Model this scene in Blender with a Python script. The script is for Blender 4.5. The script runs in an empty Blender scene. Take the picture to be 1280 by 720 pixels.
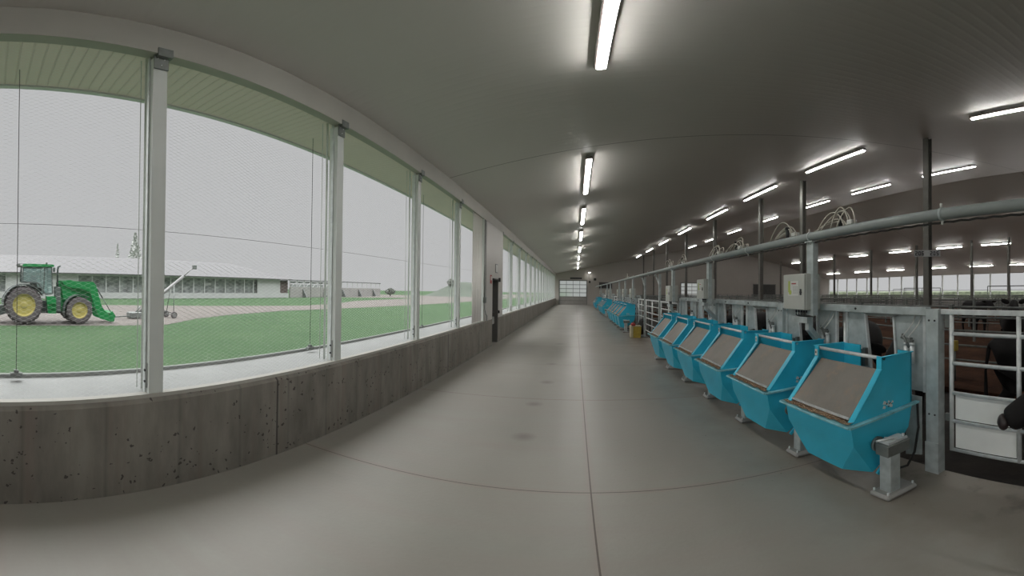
import bpy, bmesh, math, random
from math import sin, cos, pi, radians as R_, sqrt, atan2
from mathutils import Vector, Matrix
random.seed(7)
sc = bpy.context.scene
C = sc.collection

# ------------------------------------------------------------------ materials
def nodes(name):
    m = bpy.data.materials.new(name); m.use_nodes = True
    nt = m.node_tree; b = nt.nodes['Principled BSDF']
    return m, nt, b
def setp(b, **k):
    for a, v in k.items():
        n = {'rough': 'Roughness', 'metal': 'Metallic', 'spec': 'Specular IOR Level', 'alpha': 'Alpha', 'trans': 'Transmission Weight', 'ior': 'IOR', 'coat': 'Coat Weight'}[a]
        b.inputs[n].default_value = v
def mat(name, col, rough=.6, metal=0., var=.12, scale=6., bump=0., bscale=40., **k):
    """procedural: base colour varied by noise, optional bump"""
    m, nt, b = nodes(name); setp(b, rough=rough, metal=metal, **k)
    tc = nt.nodes.new('ShaderNodeTexCoord')
    n = nt.nodes.new('ShaderNodeTexNoise'); n.inputs['Scale'].default_value = scale; n.inputs['Detail'].default_value = 5
    nt.links.new(tc.outputs['Object'], n.inputs['Vector'])
    r = nt.nodes.new('ShaderNodeValToRGB')
    r.color_ramp.elements[0].position = .3; r.color_ramp.elements[1].position = .7
    r.color_ramp.elements[0].color = [c*(1-var) for c in col]+[1]
    r.color_ramp.elements[1].color = [min(1, c*(1+var)) for c in col]+[1]
    nt.links.new(n.outputs['Fac'], r.inputs['Fac']); nt.links.new(r.outputs['Color'], b.inputs['Base Color'])
    if bump:
        n2 = nt.nodes.new('ShaderNodeTexNoise'); n2.inputs['Scale'].default_value = bscale; n2.inputs['Detail'].default_value = 4
        nt.links.new(tc.outputs['Object'], n2.inputs['Vector'])
        bp = nt.nodes.new('ShaderNodeBump'); bp.inputs['Strength'].default_value = bump; bp.inputs['Distance'].default_value = .02
        nt.links.new(n2.outputs['Fac'], bp.inputs['Height']); nt.links.new(bp.outputs['Normal'], b.inputs['Normal'])
    return m
def N(nt, t, **k):
    n = nt.nodes.new(t)
    for a, v in k.items(): setattr(n, a, v)
    return n
def math_(nt, op, a, b=None, c=None):
    n = nt.nodes.new('ShaderNodeMath'); n.operation = op
    for i, v in enumerate((a, b, c)):
        if v is None: continue
        if hasattr(v, 'links') or hasattr(v, 'is_linked'): nt.links.new(v, n.inputs[i])
        else: n.inputs[i].default_value = v
    return n.outputs[0]
def mixc(nt, fac, a, b):
    n = nt.nodes.new('ShaderNodeMix'); n.data_type = 'RGBA'
    for i, v in ((0, fac), (6, a), (7, b)):
        if hasattr(v, 'is_linked'): nt.links.new(v, n.inputs[i])
        elif i == 0: n.inputs[0].default_value = v
        else: n.inputs[i].default_value = list(v)+[1]
    return n.outputs[2]
def ramp(nt, fac, p0, p1, c0=(0, 0, 0), c1=(1, 1, 1)):
    r = nt.nodes.new('ShaderNodeValToRGB'); e = r.color_ramp.elements
    e[0].position, e[1].position = p0, p1; e[0].color = list(c0)+[1]; e[1].color = list(c1)+[1]
    nt.links.new(fac, r.inputs['Fac']); return r.outputs['Color']
def noise(nt, vec, scale, detail=5, rough=.55, dist=0):
    n = nt.nodes.new('ShaderNodeTexNoise'); n.inputs['Scale'].default_value = scale; n.inputs['Detail'].default_value = detail
    n.inputs['Roughness'].default_value = rough; n.inputs['Distortion'].default_value = dist
    nt.links.new(vec, n.inputs['Vector']); return n.outputs['Fac']
def mapping(nt, sc_=(1, 1, 1), rot=(0, 0, 0), src='Object'):
    tc = nt.nodes.new('ShaderNodeTexCoord'); mp = nt.nodes.new('ShaderNodeMapping')
    mp.inputs['Scale'].default_value = sc_; mp.inputs['Rotation'].default_value = rot
    nt.links.new(tc.outputs[src], mp.inputs['Vector']); return mp.outputs['Vector']

def floor_mat():
    m, nt, b = nodes('floor_concrete')
    v = mapping(nt); sx = N(nt, 'ShaderNodeSeparateXYZ'); nt.links.new(v, sx.inputs[0]); x, y = sx.outputs[0], sx.outputs[1]
    big = noise(nt, v, .55, 6, .6, .3)
    streak = noise(nt, mapping(nt, (.35, 3.2, 1)), 1.3, 6, .6)
    fine = noise(nt, v, 30, 4)
    base = mixc(nt, ramp(nt, big, .33, .68), (.272, .264, .234), (.342, .333, .297))
    base = mixc(nt, ramp(nt, streak, .35, .75), base, (.31, .285, .255))
    base = mixc(nt, math_(nt, 'MULTIPLY', fine, .25), base, (.25, .235, .205))
    # brownish feed dust and damp near the feed bins
    d = math_(nt, 'MULTIPLY', ramp(nt, math_(nt, 'ADD', math_(nt, 'MULTIPLY', x, .33), math_(nt, 'MULTIPLY', noise(nt, v, 1.6, 6), .55)), .70, 1.0), .8)
    base = mixc(nt, d, base, (.19, .165, .135))
    damp = math_(nt, 'MULTIPLY', ramp(nt, noise(nt, v, 2.3, 6, .6), .52, .62), ramp(nt, math_(nt, 'MULTIPLY', x, .3), .62, .72))
    base = mixc(nt, math_(nt, 'MULTIPLY', damp, .65), base, (.10, .085, .068))
    # crumbs
    vo = N(nt, 'ShaderNodeTexVoronoi'); vo.inputs['Scale'].default_value = 11; nt.links.new(v, vo.inputs['Vector'])
    cr = math_(nt, 'MULTIPLY', math_(nt, 'LESS_THAN', vo.outputs['Distance'], .09), ramp(nt, noise(nt, v, .8, 3), .5, .6))
    cr = math_(nt, 'MULTIPLY', cr, math_(nt, 'GREATER_THAN', x, .3))
    base = mixc(nt, math_(nt, 'MULTIPLY', cr, .7), base, (.09, .07, .05))
    # drip stains in a row
    for (px, py, pr) in ((-.55, 4.08, .16), (-.58, 5.4, .15), (-.5, 6.8, .16), (-.52, 8.6, .16), (-.48, 12., .2)):
        dx = math_(nt, 'SUBTRACT', x, px); dy = math_(nt, 'SUBTRACT', y, py)
        dd = math_(nt, 'SQRT', math_(nt, 'ADD', math_(nt, 'MULTIPLY', dx, dx), math_(nt, 'MULTIPLY', dy, dy)))
        f = ramp(nt, math_(nt, 'DIVIDE', dd, pr), .15, 1., (1, 1, 1), (0, 0, 0))
        base = mixc(nt, math_(nt, 'MULTIPLY', f, .55), base, (.12, .095, .085))
    # saw-cut joints: one along the aisle, others across
    j1 = math_(nt, 'ABSOLUTE', math_(nt, 'SUBTRACT', x, .135))
    yy = math_(nt, 'ADD', y, math_(nt, 'MULTIPLY', x, .0225))
    md = math_(nt, 'PINGPONG', math_(nt, 'ADD', yy, .005), 1.4175)   # joints every 2.835 m
    dj = math_(nt, 'MINIMUM', j1, md)
    l1 = math_(nt, 'LESS_THAN', dj, .0055)
    halo = ramp(nt, dj, .005, .06, (1, 1, 1), (0, 0, 0))
    base = mixc(nt, math_(nt, 'MULTIPLY', halo, .25), base, (.30, .21, .18))
    base = mixc(nt, math_(nt, 'MULTIPLY', l1, .8), base, (.07, .05, .045))
    nt.links.new(base, b.inputs['Base Color'])
    rr = ramp(nt, big, .3, .7, (.30,)*3, (.48,)*3); nt.links.new(rr, b.inputs['Roughness'])
    b.inputs['Specular IOR Level'].default_value = .5
    bp = N(nt, 'ShaderNodeBump'); bp.inputs['Strength'].default_value = .12; bp.inputs['Distance'].default_value = .01
    nt.links.new(math_(nt, 'ADD', fine, streak), bp.inputs['Height']); nt.links.new(bp.outputs['Normal'], b.inputs['Normal'])
    return m
def castwall_mat():
    m, nt, b = nodes('cast_concrete_wall')
    v = mapping(nt); sx = N(nt, 'ShaderNodeSeparateXYZ'); nt.links.new(v, sx.inputs[0]); y = sx.outputs[1]; z = sx.outputs[2]
    big = noise(nt, mapping(nt, (1, 2.2, .6)), 1.6, 7, .62)
    base = mixc(nt, ramp(nt, big, .3, .72), (.145, .132, .113), (.285, .265, .232))
    vs = noise(nt, mapping(nt, (1, 7, .25)), 1.0, 5)
    base = mixc(nt, ramp(nt, vs, .52, .75), base, (.20, .165, .14))
    # form board lines
    l = math_(nt, 'PINGPONG', math_(nt, 'ADD', y, .38), .30)
    lf = math_(nt, 'MULTIPLY', ramp(nt, l, .0, .022, (1, 1, 1), (0, 0, 0)), noise(nt, v, 2, 3))
    base = mixc(nt, math_(nt, 'MULTIPLY', lf, .9), base, (.11, .105, .09))
    j = math_(nt, 'PINGPONG', math_(nt, 'SUBTRACT', y, 2.47), 2.34)
    base = mixc(nt, math_(nt, 'MULTIPLY', math_(nt, 'LESS_THAN', j, .012), .85), base, (.05, .045, .04))
    # bug holes
    vo = N(nt, 'ShaderNodeTexVoronoi'); vo.inputs['Scale'].default_value = 16; vo.inputs['Randomness'].default_value = 1
    dn = N(nt, 'ShaderNodeTexNoise'); dn.inputs['Scale'].default_value = 22; nt.links.new(v, dn.inputs['Vector'])
    ad = N(nt, 'ShaderNodeVectorMath', operation='MULTIPLY_ADD'); nt.links.new(dn.outputs['Color'], ad.inputs[0]); ad.inputs[1].default_value = (.07,)*3; nt.links.new(v, ad.inputs[2])
    nt.links.new(ad.outputs[0], vo.inputs['Vector'])
    hole = math_(nt, 'MULTIPLY', math_(nt, 'LESS_THAN', vo.outputs['Distance'], .22), math_(nt, 'GREATER_THAN', noise(nt, v, 3.2, 4, .6), .52))
    base = mixc(nt, math_(nt, 'MULTIPLY', hole, .85), base, (.045, .038, .032))
    nt.links.new(base, b.inputs['Base Color']); b.inputs['Roughness'].default_value = .75
    bp = N(nt, 'ShaderNodeBump'); bp.inputs['Strength'].default_value = .4; bp.inputs['Distance'].default_value = .01
    nt.links.new(math_(nt, 'SUBTRACT', big, hole), bp.inputs['Height']); nt.links.new(bp.outputs['Normal'], b.inputs['Normal'])
    return m
def ribbed(name, col, rough, axis, pitch, strength=.5, dist=.02, metal=0., spec=.5, var=.06, col2=None):
    """sheet metal with narrow ribs every pitch metres along axis (0=x,1=y,2=z)"""
    m, nt, b = nodes(name); v = mapping(nt); sx = N(nt, 'ShaderNodeSeparateXYZ'); nt.links.new(v, sx.inputs[0])
    p = math_(nt, 'PINGPONG', sx.outputs[axis], pitch/2)
    rib = ramp(nt, math_(nt, 'DIVIDE', p, pitch/2), .0, .22, (1, 1, 1), (0, 0, 0))
    n = noise(nt, v, .9, 4)
    c = mixc(nt, n, [q*(1-var) for q in col], [min(1, q*(1+var)) for q in col])
    if col2: c = mixc(nt, ramp(nt, noise(nt, v, 2.5, 6), .58, .75), c, col2)
    nt.links.new(c, b.inputs['Base Color']); setp(b, rough=rough, metal=metal, spec=spec)
    bp = N(nt, 'ShaderNodeBump'); bp.inputs['Strength'].default_value = strength; bp.inputs['Distance'].default_value = dist
    h = math_(nt, 'ADD', rib, math_(nt, 'MULTIPLY', noise(nt, v, 1.7, 3), .8))
    nt.links.new(h, bp.inputs['Height']); nt.links.new(bp.outputs['Normal'], b.inputs['Normal'])
    return m
def ceiling_mat():
    m, nt, b = nodes('ceiling_liner'); v = mapping(nt); sx = N(nt, 'ShaderNodeSeparateXYZ'); nt.links.new(v, sx.inputs[0])
    y = sx.outputs[1]
    p = math_(nt, 'PINGPONG', y, .076)
    rib = ramp(nt, math_(nt, 'DIVIDE', p, .076), .0, .5, (1, 1, 1), (0, 0, 0))
    n = noise(nt, v, .5, 4)
    c = mixc(nt, n, (.60, .58, .545), (.66, .64, .60))
    yy = math_(nt, 'ABSOLUTE', math_(nt, 'SUBTRACT', math_(nt, 'PINGPONG', math_(nt, 'ADD', y, -7.1), 3.0), 0))
    c = mixc(nt, math_(nt, 'MULTIPLY', math_(nt, 'LESS_THAN', math_(nt, 'ABSOLUTE', math_(nt, 'SUBTRACT', y, 7.1)), .012), .8), c, (.10, .09, .08))
    c = mixc(nt, math_(nt, 'MULTIPLY', math_(nt, 'LESS_THAN', math_(nt, 'ABSOLUTE', math_(nt, 'SUBTRACT', y, 21.)), .02), .5), c, (.16, .15, .13))
    nt.links.new(c, b.inputs['Base Color']); setp(b, rough=.50, spec=.4)
    bp = N(nt, 'ShaderNodeBump'); bp.inputs['Strength'].default_value = .35; bp.inputs['Distance'].default_value = .004
    vo = N(nt, 'ShaderNodeTexVoronoi'); vo.inputs['Scale'].default_value = 1.; nt.links.new(mapping(nt, (.45, 1.1, .45)), vo.inputs['Vector'])
    h = math_(nt, 'ADD', rib, math_(nt, 'MULTIPLY', noise(nt, v, 1.1, 3), 3.))
    nt.links.new(h, bp.inputs['Height']); nt.links.new(bp.outputs['Normal'], b.inputs['Normal'])
    return m
def grass_mat():
    m, nt, b = nodes('lawn_grass'); v = mapping(nt)
    a = mixc(nt, ramp(nt, noise(nt, v, .35, 6, .65), .35, .7), (.040, .080, .036), (.056, .100, .046))
    a = mixc(nt, ramp(nt, noise(nt, v, 9, 6, .8), .45, .75), a, (.075, .095, .066))
    nt.links.new(a, b.inputs['Base Color']); setp(b, rough=.95, spec=.1)
    bp = N(nt, 'ShaderNodeBump'); bp.inputs['Strength'].default_value = .6; bp.inputs['Distance'].default_value = .05
    nt.links.new(noise(nt, v, 25, 5, .8), bp.inputs['Height']); nt.links.new(bp.outputs['Normal'], b.inputs['Normal'])
    return m
def emis(name, col, s):
    m, nt, b = nodes(name); b.inputs['Base Color'].default_value = (.8, .8, .8, 1)
    b.inputs['Emission Color'].default_value = list(col)+[1]; b.inputs['Emission Strength'].default_value = s
    return m
def bedding_mat():
    m, nt, b = nodes('straw_bedding'); v = mapping(nt)
    a = mixc(nt, ramp(nt, noise(nt, v, 1.2, 7, .7), .35, .7), (.045, .022, .014), (.115, .055, .032))
    a = mixc(nt, ramp(nt, noise(nt, mapping(nt, (3, 9, 1)), 3, 6, .8), .6, .8), a, (.16, .095, .055))
    nt.links.new(a, b.inputs['Base Color']); setp(b, rough=.95, spec=.1)
    bp = N(nt, 'ShaderNodeBump'); bp.inputs['Strength'].default_value = .8; bp.inputs['Distance'].default_value = .06
    nt.links.new(noise(nt, v, 9, 6, .8), bp.inputs['Height']); nt.links.new(bp.outputs['Normal'], b.inputs['Normal'])
    return m
def lid_mat():
    m, nt, b = nodes('dusty_steel_lid'); v = mapping(nt)
    a = mixc(nt, ramp(nt, noise(nt, v, 3, 6, .65), .3, .7), (.185, .168, .148), (.235, .215, .19))
    d = math_(nt, 'MULTIPLY', ramp(nt, noise(nt, v, 5, 7, .75), .53, .66), .55)
    a = mixc(nt, d, a, (.30, .215, .15))
    sp = math_(nt, 'GREATER_THAN', noise(nt, v, 60, 2), .72)
    a = mixc(nt, math_(nt, 'MULTIPLY', sp, .5), a, (.36, .27, .19))
    nt.links.new(a, b.inputs['Base Color']); setp(b, rough=.55, metal=.15)
    return m
def crumbs_mat():
    m, nt, b = nodes('feed_mix'); v = mapping(nt)
    vo = N(nt, 'ShaderNodeTexVoronoi'); vo.inputs['Scale'].default_value = 70; nt.links.new(v, vo.inputs['Vector'])
    hs = N(nt, 'ShaderNodeSeparateColor'); nt.links.new(vo.outputs['Color'], hs.inputs[0])
    a = mixc(nt, hs.outputs[0], (.16, .09, .05), (.46, .32, .2)); nt.links.new(a, b.inputs['Base Color']); setp(b, rough=.9)
    bp = N(nt, 'ShaderNodeBump'); bp.inputs['Strength'].default_value = 1.; bp.inputs['Distance'].default_value = .02
    nt.links.new(vo.outputs['Distance'], bp.inputs['Height']); nt.links.new(bp.outputs['Normal'], b.inputs['Normal'])
    return m
def hdoor_mat():
    m, nt, b = nodes('window_pane_daylight')
    setp(b, rough=.35, trans=.9, ior=1.1); b.inputs['Base Color'].default_value = (.85, .88, .86, 1)
    return m
def cow_mat(name, col):
    return mat(name, col, .75, var=.3, scale=5, bump=.2, bscale=60, spec=.25)

M = dict(
 floor=floor_mat(), castwall=castwall_mat(), ceiling=ceiling_mat(), grass=grass_mat(), bedding=bedding_mat(), lid=lid_mat(), feed=crumbs_mat(),
 white=mat('white_painted_steel', (.66, .69, .66), .45, var=.05, scale=2),
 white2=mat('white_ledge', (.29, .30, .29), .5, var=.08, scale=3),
 header=mat('header_panel', (.42, .41, .37), .55, var=.06, scale=1.5),
 pvc=ribbed('wall_liner_panel', (.52, .50, .47), .4, 1, .2, .3, .006),
 endwall=ribbed('end_wall_steel', (.40, .37, .335), .4, 0, .23, .5, .01),
 soffit=ribbed('vented_soffit', (.84, .74, .68), .6, 1, .1, .8, .01),
 wire=mat('galvanised_wire', (.80, .82, .80), .5, 0, .1),
 galv=mat('galvanised_steel', (.46, .51, .51), .5, .25, .2, 9., bump=.05),
 galvl=mat('galvanised_rail', (.66, .69, .69), .45, .3, .15, 14.),
 galvd=mat('weathered_galvanised_steel', (.20, .215, .205), .5, .5, .2, 8.),
 pipe=mat('grey_plastic_pipe', (.29, .32, .315), .38, 0, .08, 3.),
 teal=mat('turquoise_plastic', (.038, .50, .70), .38, 0, .10, 3.),
 tealr=mat('turquoise_worn_rim', (.22, .50, .56), .5, 0, .35, 9.),
 black=mat('black_rubber', (.018, .018, .018), .6, 0, .2),
 dark=mat('dark_steel', (.06, .058, .055), .5, .3, .2),
 boxgrey=mat('powder_coated_box', (.47, .485, .45), .4, 0, .04),
 paper=mat('label_paper', (.62, .63, .60), .6, 0, .03),
 lime=mat('label_lime', (.42, .50, .12), .6, 0, .03),
 red=mat('red_paint', (.35, .03, .03), .5, 0, .1),
 ink=mat('dark_ink', (.03, .03, .035), .6, 0, .1),
 column=mat('column_steel', (.17, .165, .15), .45, .4, .15, 4.),
 hose=mat('cream_hose', (.50, .47, .41), .5, 0, .08),
 pen=mat('pen_floor', (.022, .016, .012), .8, 0, .4, 3., bump=.5, bscale=8),
 slot=mat('manure_black', (.008, .006, .005), .7, 0, .3),
 whitepanel=mat('white_plastic_board', (.80, .82, .80), .45, 0, .03),
 curtain=None,
 doorp=mat('overhead_door_panel', (.30, .29, .27), .5, 0, .08, 2.),
 doorleaf=mat('grey_door_leaf', (.16, .155, .145), .45, .2, .08),
 gravel=mat('gravel_drive', (.115, .103, .092), .95, 0, .2, 1.5, bump=.5, bscale=30),
 tgreen=mat('tractor_green', (.012, .20, .055), .35, 0, .1, spec=.5),
 tyellow=mat('rim_yellow', (.40, .34, .11), .4, 0, .12, 8.),
 tyre=mat('hazed_tyre_rubber', (.10, .088, .09), .8, 0, .25, 10., bump=.4, bscale=30),  # rubber lightened so the outdoor haze is part of its colour
 tgrey=mat('tractor_dark_parts', (.10, .115, .11), .5, .2, .2),
 barnwall=mat('pale_barn_wall', (.48, .49, .48), .7, 0, .06, .5),
 barnroof=mat('pale_barn_roof', (.099, .098, .099), .5, 0, .02, .1),
 barnpost=mat('white_barn_post', (.55, .56, .55), .6, 0, .05),
 barnshade=mat('hazed_barn_shade', (.30, .32, .31), .8, 0, .4, 1.2),  # shade of the interior as a colour, lightened to imitate outdoor haze
 barnred=mat('brown_barn_door', (.11, .085, .08), .7, 0, .2),
 concp=mat('concrete_panel', (.32, .315, .30), .8, 0, .08, .8),
 hill=mat('misty_hill_grass', (.070, .085, .066), .95, 0, .2, .1),
 leaf=mat('haze_paled_foliage', (.50, .52, .49), .9, 0, .4, 3.),  # far paler than real leaves: distance haze is mixed into the colour
 leafd=mat('grey_green_foliage', (.13, .145, .12), .9, 0, .4, 3.),
 corn=mat('pale_crop_leaves', (.10, .12, .075), .9, 0, .45, 1.2, bump=.8, bscale=4),
 yellow=mat('yellow_plastic', (.42, .31, .05), .5, 0, .15, 12.),
 cream=mat('cream_plastic', (.50, .46, .30), .5, 0, .1),
 cowb=cow_mat('black_hide', (.010, .009, .009)), cown=mat('cow_muzzle', (.030, .021, .020), .4, 0, .3, 20),
 auger=mat('pale_auger_tube', (.22, .22, .215), .5, .2, .1),
 light=emis('fluorescent_diffuser', (1, .985, .955), 38.),
 housing=mat('lamp_housing', (.20, .17, .16), .5, 0, .05),
 pane=hdoor_mat(), sign=mat('sign_white', (.42, .43, .44), .6, 0, .04),
 alu=mat('door_aluminium', (.22, .22, .21), .45, .4, .1),
)
def glass_mat():
    m, nt, b = nodes('tinted_cab_glass'); setp(b, rough=.06, trans=.75, ior=1.3, spec=.6)
    b.inputs['Base Color'].default_value = (.55, .72, .70, 1); return m
M['glass'] = glass_mat()
def curtain_mat():
    m, nt, b = nodes('translucent_curtain'); v = mapping(nt, (1, 5, .3))
    c = mixc(nt, ramp(nt, noise(nt, v, 2, 5), .4, .7), (.80, .78, .76), (.68, .60, .57)); nt.links.new(c, b.inputs['Base Color'])
    setp(b, rough=.6); tr = N(nt, 'ShaderNodeBsdfTranslucent'); tr.inputs[0].default_value = (.85, .83, .81, 1)
    mx = N(nt, 'ShaderNodeMixShader'); mx.inputs[0].default_value = .65
    o = nt.nodes['Material Output']; nt.links.new(b.outputs[0], mx.inputs[1]); nt.links.new(tr.outputs[0], mx.inputs[2]); nt.links.new(mx.outputs[0], o.inputs[0]); return m
M['curtain'] = curtain_mat()

# ------------------------------------------------------------------ mesh builder
class MB:
    def __init__(s): s.bm = bmesh.new()
    def box(s, lo, hi, bev=0.):
        lo, hi = [min(a, b) for a, b in zip(lo, hi)], [max(a, b) for a, b in zip(lo, hi)]
        v = [s.bm.verts.new((x, y, z)) for z in (lo[2], hi[2]) for y in (lo[1], hi[1]) for x in (lo[0], hi[0])]
        fs = [s.bm.faces.new([v[i] for i in f]) for f in ((0, 2, 3, 1), (4, 5, 7, 6), (0, 1, 5, 4), (2, 6, 7, 3), (0, 4, 6, 2), (1, 3, 7, 5))]
        if bev > 0:
            es = list({e for f in fs for e in f.edges})
            bmesh.ops.bevel(s.bm, geom=es, offset=bev, segments=1, affect='EDGES', profile=.5)
        return s
    def tube(s, a, b, r, n=10, r2=None, cap=True):
        a, b = Vector(a), Vector(b); d = (b-a); 
        if d.length < 1e-6: return s
        d.normalize(); u = d.orthogonal().normalized(); w = d.cross(u); r2 = r if r2 is None else r2
        A = [s.bm.verts.new(a+(u*cos(2*pi*i/n)+w*sin(2*pi*i/n))*r) for i in range(n)]
        B = [s.bm.verts.new(b+(u*cos(2*pi*i/n)+w*sin(2*pi*i/n))*r2) for i in range(n)]
        for i in range(n):
            f = s.bm.faces.new((A[i], A[(i+1) % n], B[(i+1) % n], B[i])); f.smooth = n > 6
        if cap: s.bm.faces.new(A[::-1]); s.bm.faces.new(B)
        return s
    def path(s, pts, r, n=8):
        P = [Vector(p) for p in pts]; rings = []
        t0 = (P[1]-P[0]).normalized(); u = t0.orthogonal().normalized()
        for i, p in enumerate(P):
            t = (P[min(i+1, len(P)-1)]-P[max(i-1, 0)]).normalized()
            u = (u-t*u.dot(t)); u = u.normalized() if u.length > 1e-6 else t.orthogonal().normalized(); w = t.cross(u)
            rings.append([s.bm.verts.new(p+(u*cos(2*pi*k/n)+w*sin(2*pi*k/n))*r) for k in range(n)])
        for A, B in zip(rings, rings[1:]):
            for k in range(n):
                f = s.bm.faces.new((A[k], A[(k+1) % n], B[(k+1) % n], B[k])); f.smooth = True
        s.bm.faces.new(rings[0][::-1]); s.bm.faces.new(rings[-1]); return s
    def prism(s, poly, axis, a, b):
        """poly: 2D points in the other two axes (in x,y,z order); extruded from a to b on axis"""
        def P(p, t):
            q = list(p); q.insert(axis, t); return q
        A = [s.bm.verts.new(P(p, a)) for p in poly]; B = [s.bm.verts.new(P(p, b)) for p in poly]; n = len(poly)
        s.bm.faces.new(A[::-1]); s.bm.faces.new(B)
        for i in range(n): s.bm.faces.new((A[i], A[(i+1) % n], B[(i+1) % n], B[i]))
        return s
    def poly(s, pts):
        s.bm.faces.new([s.bm.verts.new(p) for p in pts]); return s
    def beam(s, a, b, w, h):
        """rectangular bar from a to b"""
        a, b = Vector(a), Vector(b); d = (b-a).normalized(); up = Vector((0, 0, 1)) if abs(d.z) < .95 else Vector((1, 0, 0))
        u = d.cross(up).normalized(); v = u.cross(d)
        q = [(-w/2, -h/2), (w/2, -h/2), (w/2, h/2), (-w/2, h/2)]
        A = [s.bm.verts.new(a+u*x+v*y) for x, y in q]; B = [s.bm.verts.new(b+u*x+v*y) for x, y in q]
        s.bm.faces.new(A[::-1]); s.bm.faces.new(B)
        for i in range(4): s.bm.faces.new((A[i], A[(i+1) % 4], B[(i+1) % 4], B[i]))
        return s
    def ball(s, c, r, sc_=(1, 1, 1), seg=12):
        m = Matrix.Translation(c) @ Matrix.Diagonal((*[r*k for k in sc_], 1))
        o = bmesh.ops.create_uvsphere(s.bm, u_segments=seg, v_segments=max(6, seg//2+2), radius=1, matrix=m)
        for v in o['verts']:
            for f in v.link_faces: f.smooth = True
        return s
    def lathe(s, prof, c, axis='x', n=32):
        """prof: list (t along axis, radius)"""
        rings = []
        for t, r in prof:
            ring = []
            for k in range(n):
                a = 2*pi*k/n; p = {'x': (t, r*cos(a), r*sin(a)), 'y': (r*cos(a), t, r*sin(a)), 'z': (r*cos(a), r*sin(a), t)}[axis]
                ring.append(s.bm.verts.new(Vector(p)+Vector(c)))
            rings.append(ring)
        for A, B in zip(rings, rings[1:]):
            for k in range(n):
                s.bm.faces.new((A[k], A[(k+1) % n], B[(k+1) % n], B[k])).smooth = False
        s.bm.faces.new(rings[0][::-1]); s.bm.faces.new(rings[-1]); return s
    def build(s, name, m, parent=None, recalc=True):
        if recalc: bmesh.ops.recalc_face_normals(s.bm, faces=s.bm.faces)
        me = bpy.data.meshes.new(name); s.bm.to_mesh(me); s.bm.free(); me.materials.append(m)
        o = bpy.data.objects.new(name, me); C.objects.link(o)
        if parent is not None: o.parent = parent
        return o
def each(name, m, parent, mbs):
    return [q.build(name, m, parent) for q in mbs]
def tag(o, label=None, cat=None, group=None, kind=None):
    for k, v in (('label', label), ('category', cat), ('group', group), ('kind', kind)):
        if v is not None: o[k] = v
    return o
def thing(name, label, cat, loc=(0, 0, 0), rz=0., group=None, kind=None):
    o = bpy.data.objects.new(name, None); o.empty_display_size = .1; C.objects.link(o); o.location = loc; o.rotation_euler = (0, 0, rz)
    return tag(o, label, cat, group, kind)
def copy_tree(o, parent=None):
    c = o.copy(); C.objects.link(c); c.parent = parent
    for ch in KIDS(o): copy_tree(ch, c)
    return c
def KIDS(o): return [x for x in list(C.objects) if x.parent == o]
def dup(o, loc, label=None, group=None, rz=None):
    c = copy_tree(o); c.location = loc
    if rz is not None: c.rotation_euler[2] = rz
    if label: c['label'] = label
    if group: c['group'] = group
    return c
def struct(name, mb, m): return tag(mb.build(name, m), kind='structure')
ORD = ['first', 'second', 'third', 'fourth', 'fifth', 'sixth', 'seventh', 'eighth', 'ninth', 'tenth', 'eleventh', 'twelfth', 'thirteenth', 'fourteenth', 'fifteenth', 'sixteenth', 'seventeenth', 'eighteenth', 'nineteenth', 'twentieth']

# ------------------------------------------------------------------ dimensions
XW = -2.53; XR = 18.4; XE = 39.4; ZE = 4.05; SL = .206; YB = -14.; YF = 48.5
ZR = ZE + SL*(XR-XW)
def zc(x): return ZE+SL*(x-XW) if x <= XR else ZR-SL*(x-XR)
AX = 2.76    # edge of the aisle slab

# ------------------------------------------------------------------ shell
struct('floor', MB().box((XW-.2, YB, -.35), (AX, YF, 0)), M['floor'])
struct('floor', MB().box((AX, YB, -.45), (5.6, YF, -.12)), M['pen'])
tag(MB().box((5.61, YB+.01, -.45), (XE-.01, YF-.01, -.02)).build('straw_bedding', M['bedding']), 'brown straw bedding covering the pen floors behind the feed fence', 'bedding', kind='stuff')
cm = MB(); t = .12
cm.prism([(XW-.3, ZE-SL*.3), (XR, ZR), (XE+.3, zc(XE)-SL*.3), (XE+.3, zc(XE)+t), (XR, ZR+t), (XW-.3, ZE+t)], 1, YB, YF+.3)
struct('ceiling', cm, M['ceiling'])
# low cast concrete wall with the doorway left open
DY0, DY1 = 11.15, 12.05
wl = MB()
wl.prism([(XW-.27, 0-.3), (XW, -.3), (XW, .80), (XW-.03, .83), (XW-.27, .83)], 1, YB, DY0)
wl.prism([(XW-.27, 0-.3), (XW, -.3), (XW, .80), (XW-.03, .83), (XW-.27, .83)], 1, DY1, YF)
struct('wall_left', wl, M['castwall'])
wu = MB().box((XW-.27, 10.15, .83), (XW, DY0, 3.76)).box((XW-.27, DY1, .83), (XW, 12.75, 3.76)).box((XW-.27, DY0, 2.09), (XW, DY1, 3.76))
struct('wall_left', wu, M['pvc'])
# header beam above the windows, its soffit side and the outside eave
struct('trim_1', MB().box((XW-.115, YB, 3.73), (XW, YF, 4.06)), M['header'])
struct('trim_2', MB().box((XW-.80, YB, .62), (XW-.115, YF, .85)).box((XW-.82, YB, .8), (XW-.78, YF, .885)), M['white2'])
struct('trim_3', MB().box((XW-1.0, YB-1, 3.80), (XW-.115, YF+1, 3.84)), M['soffit'])
struct('trim_4', MB().box((XW-1.04, YB-1, 3.78), (XW-.98, YF+1, 4.02)), M['white'])
struct('trim_5', MB().box((XW-.105, YB, .83), (XW-.03, DY0-1, .86)).box((XW-.105, 12.75, .83), (XW-.03, YF, .86)), M['header'])
struct('trim_6', MB().prism([(XW-1.1, ZE-.15), (XW-.2, ZE+.1), (XW-.2, ZE+.16), (XW-1.1, ZE-.03)], 1, YB-1, YF+1), M['white2'])
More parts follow.
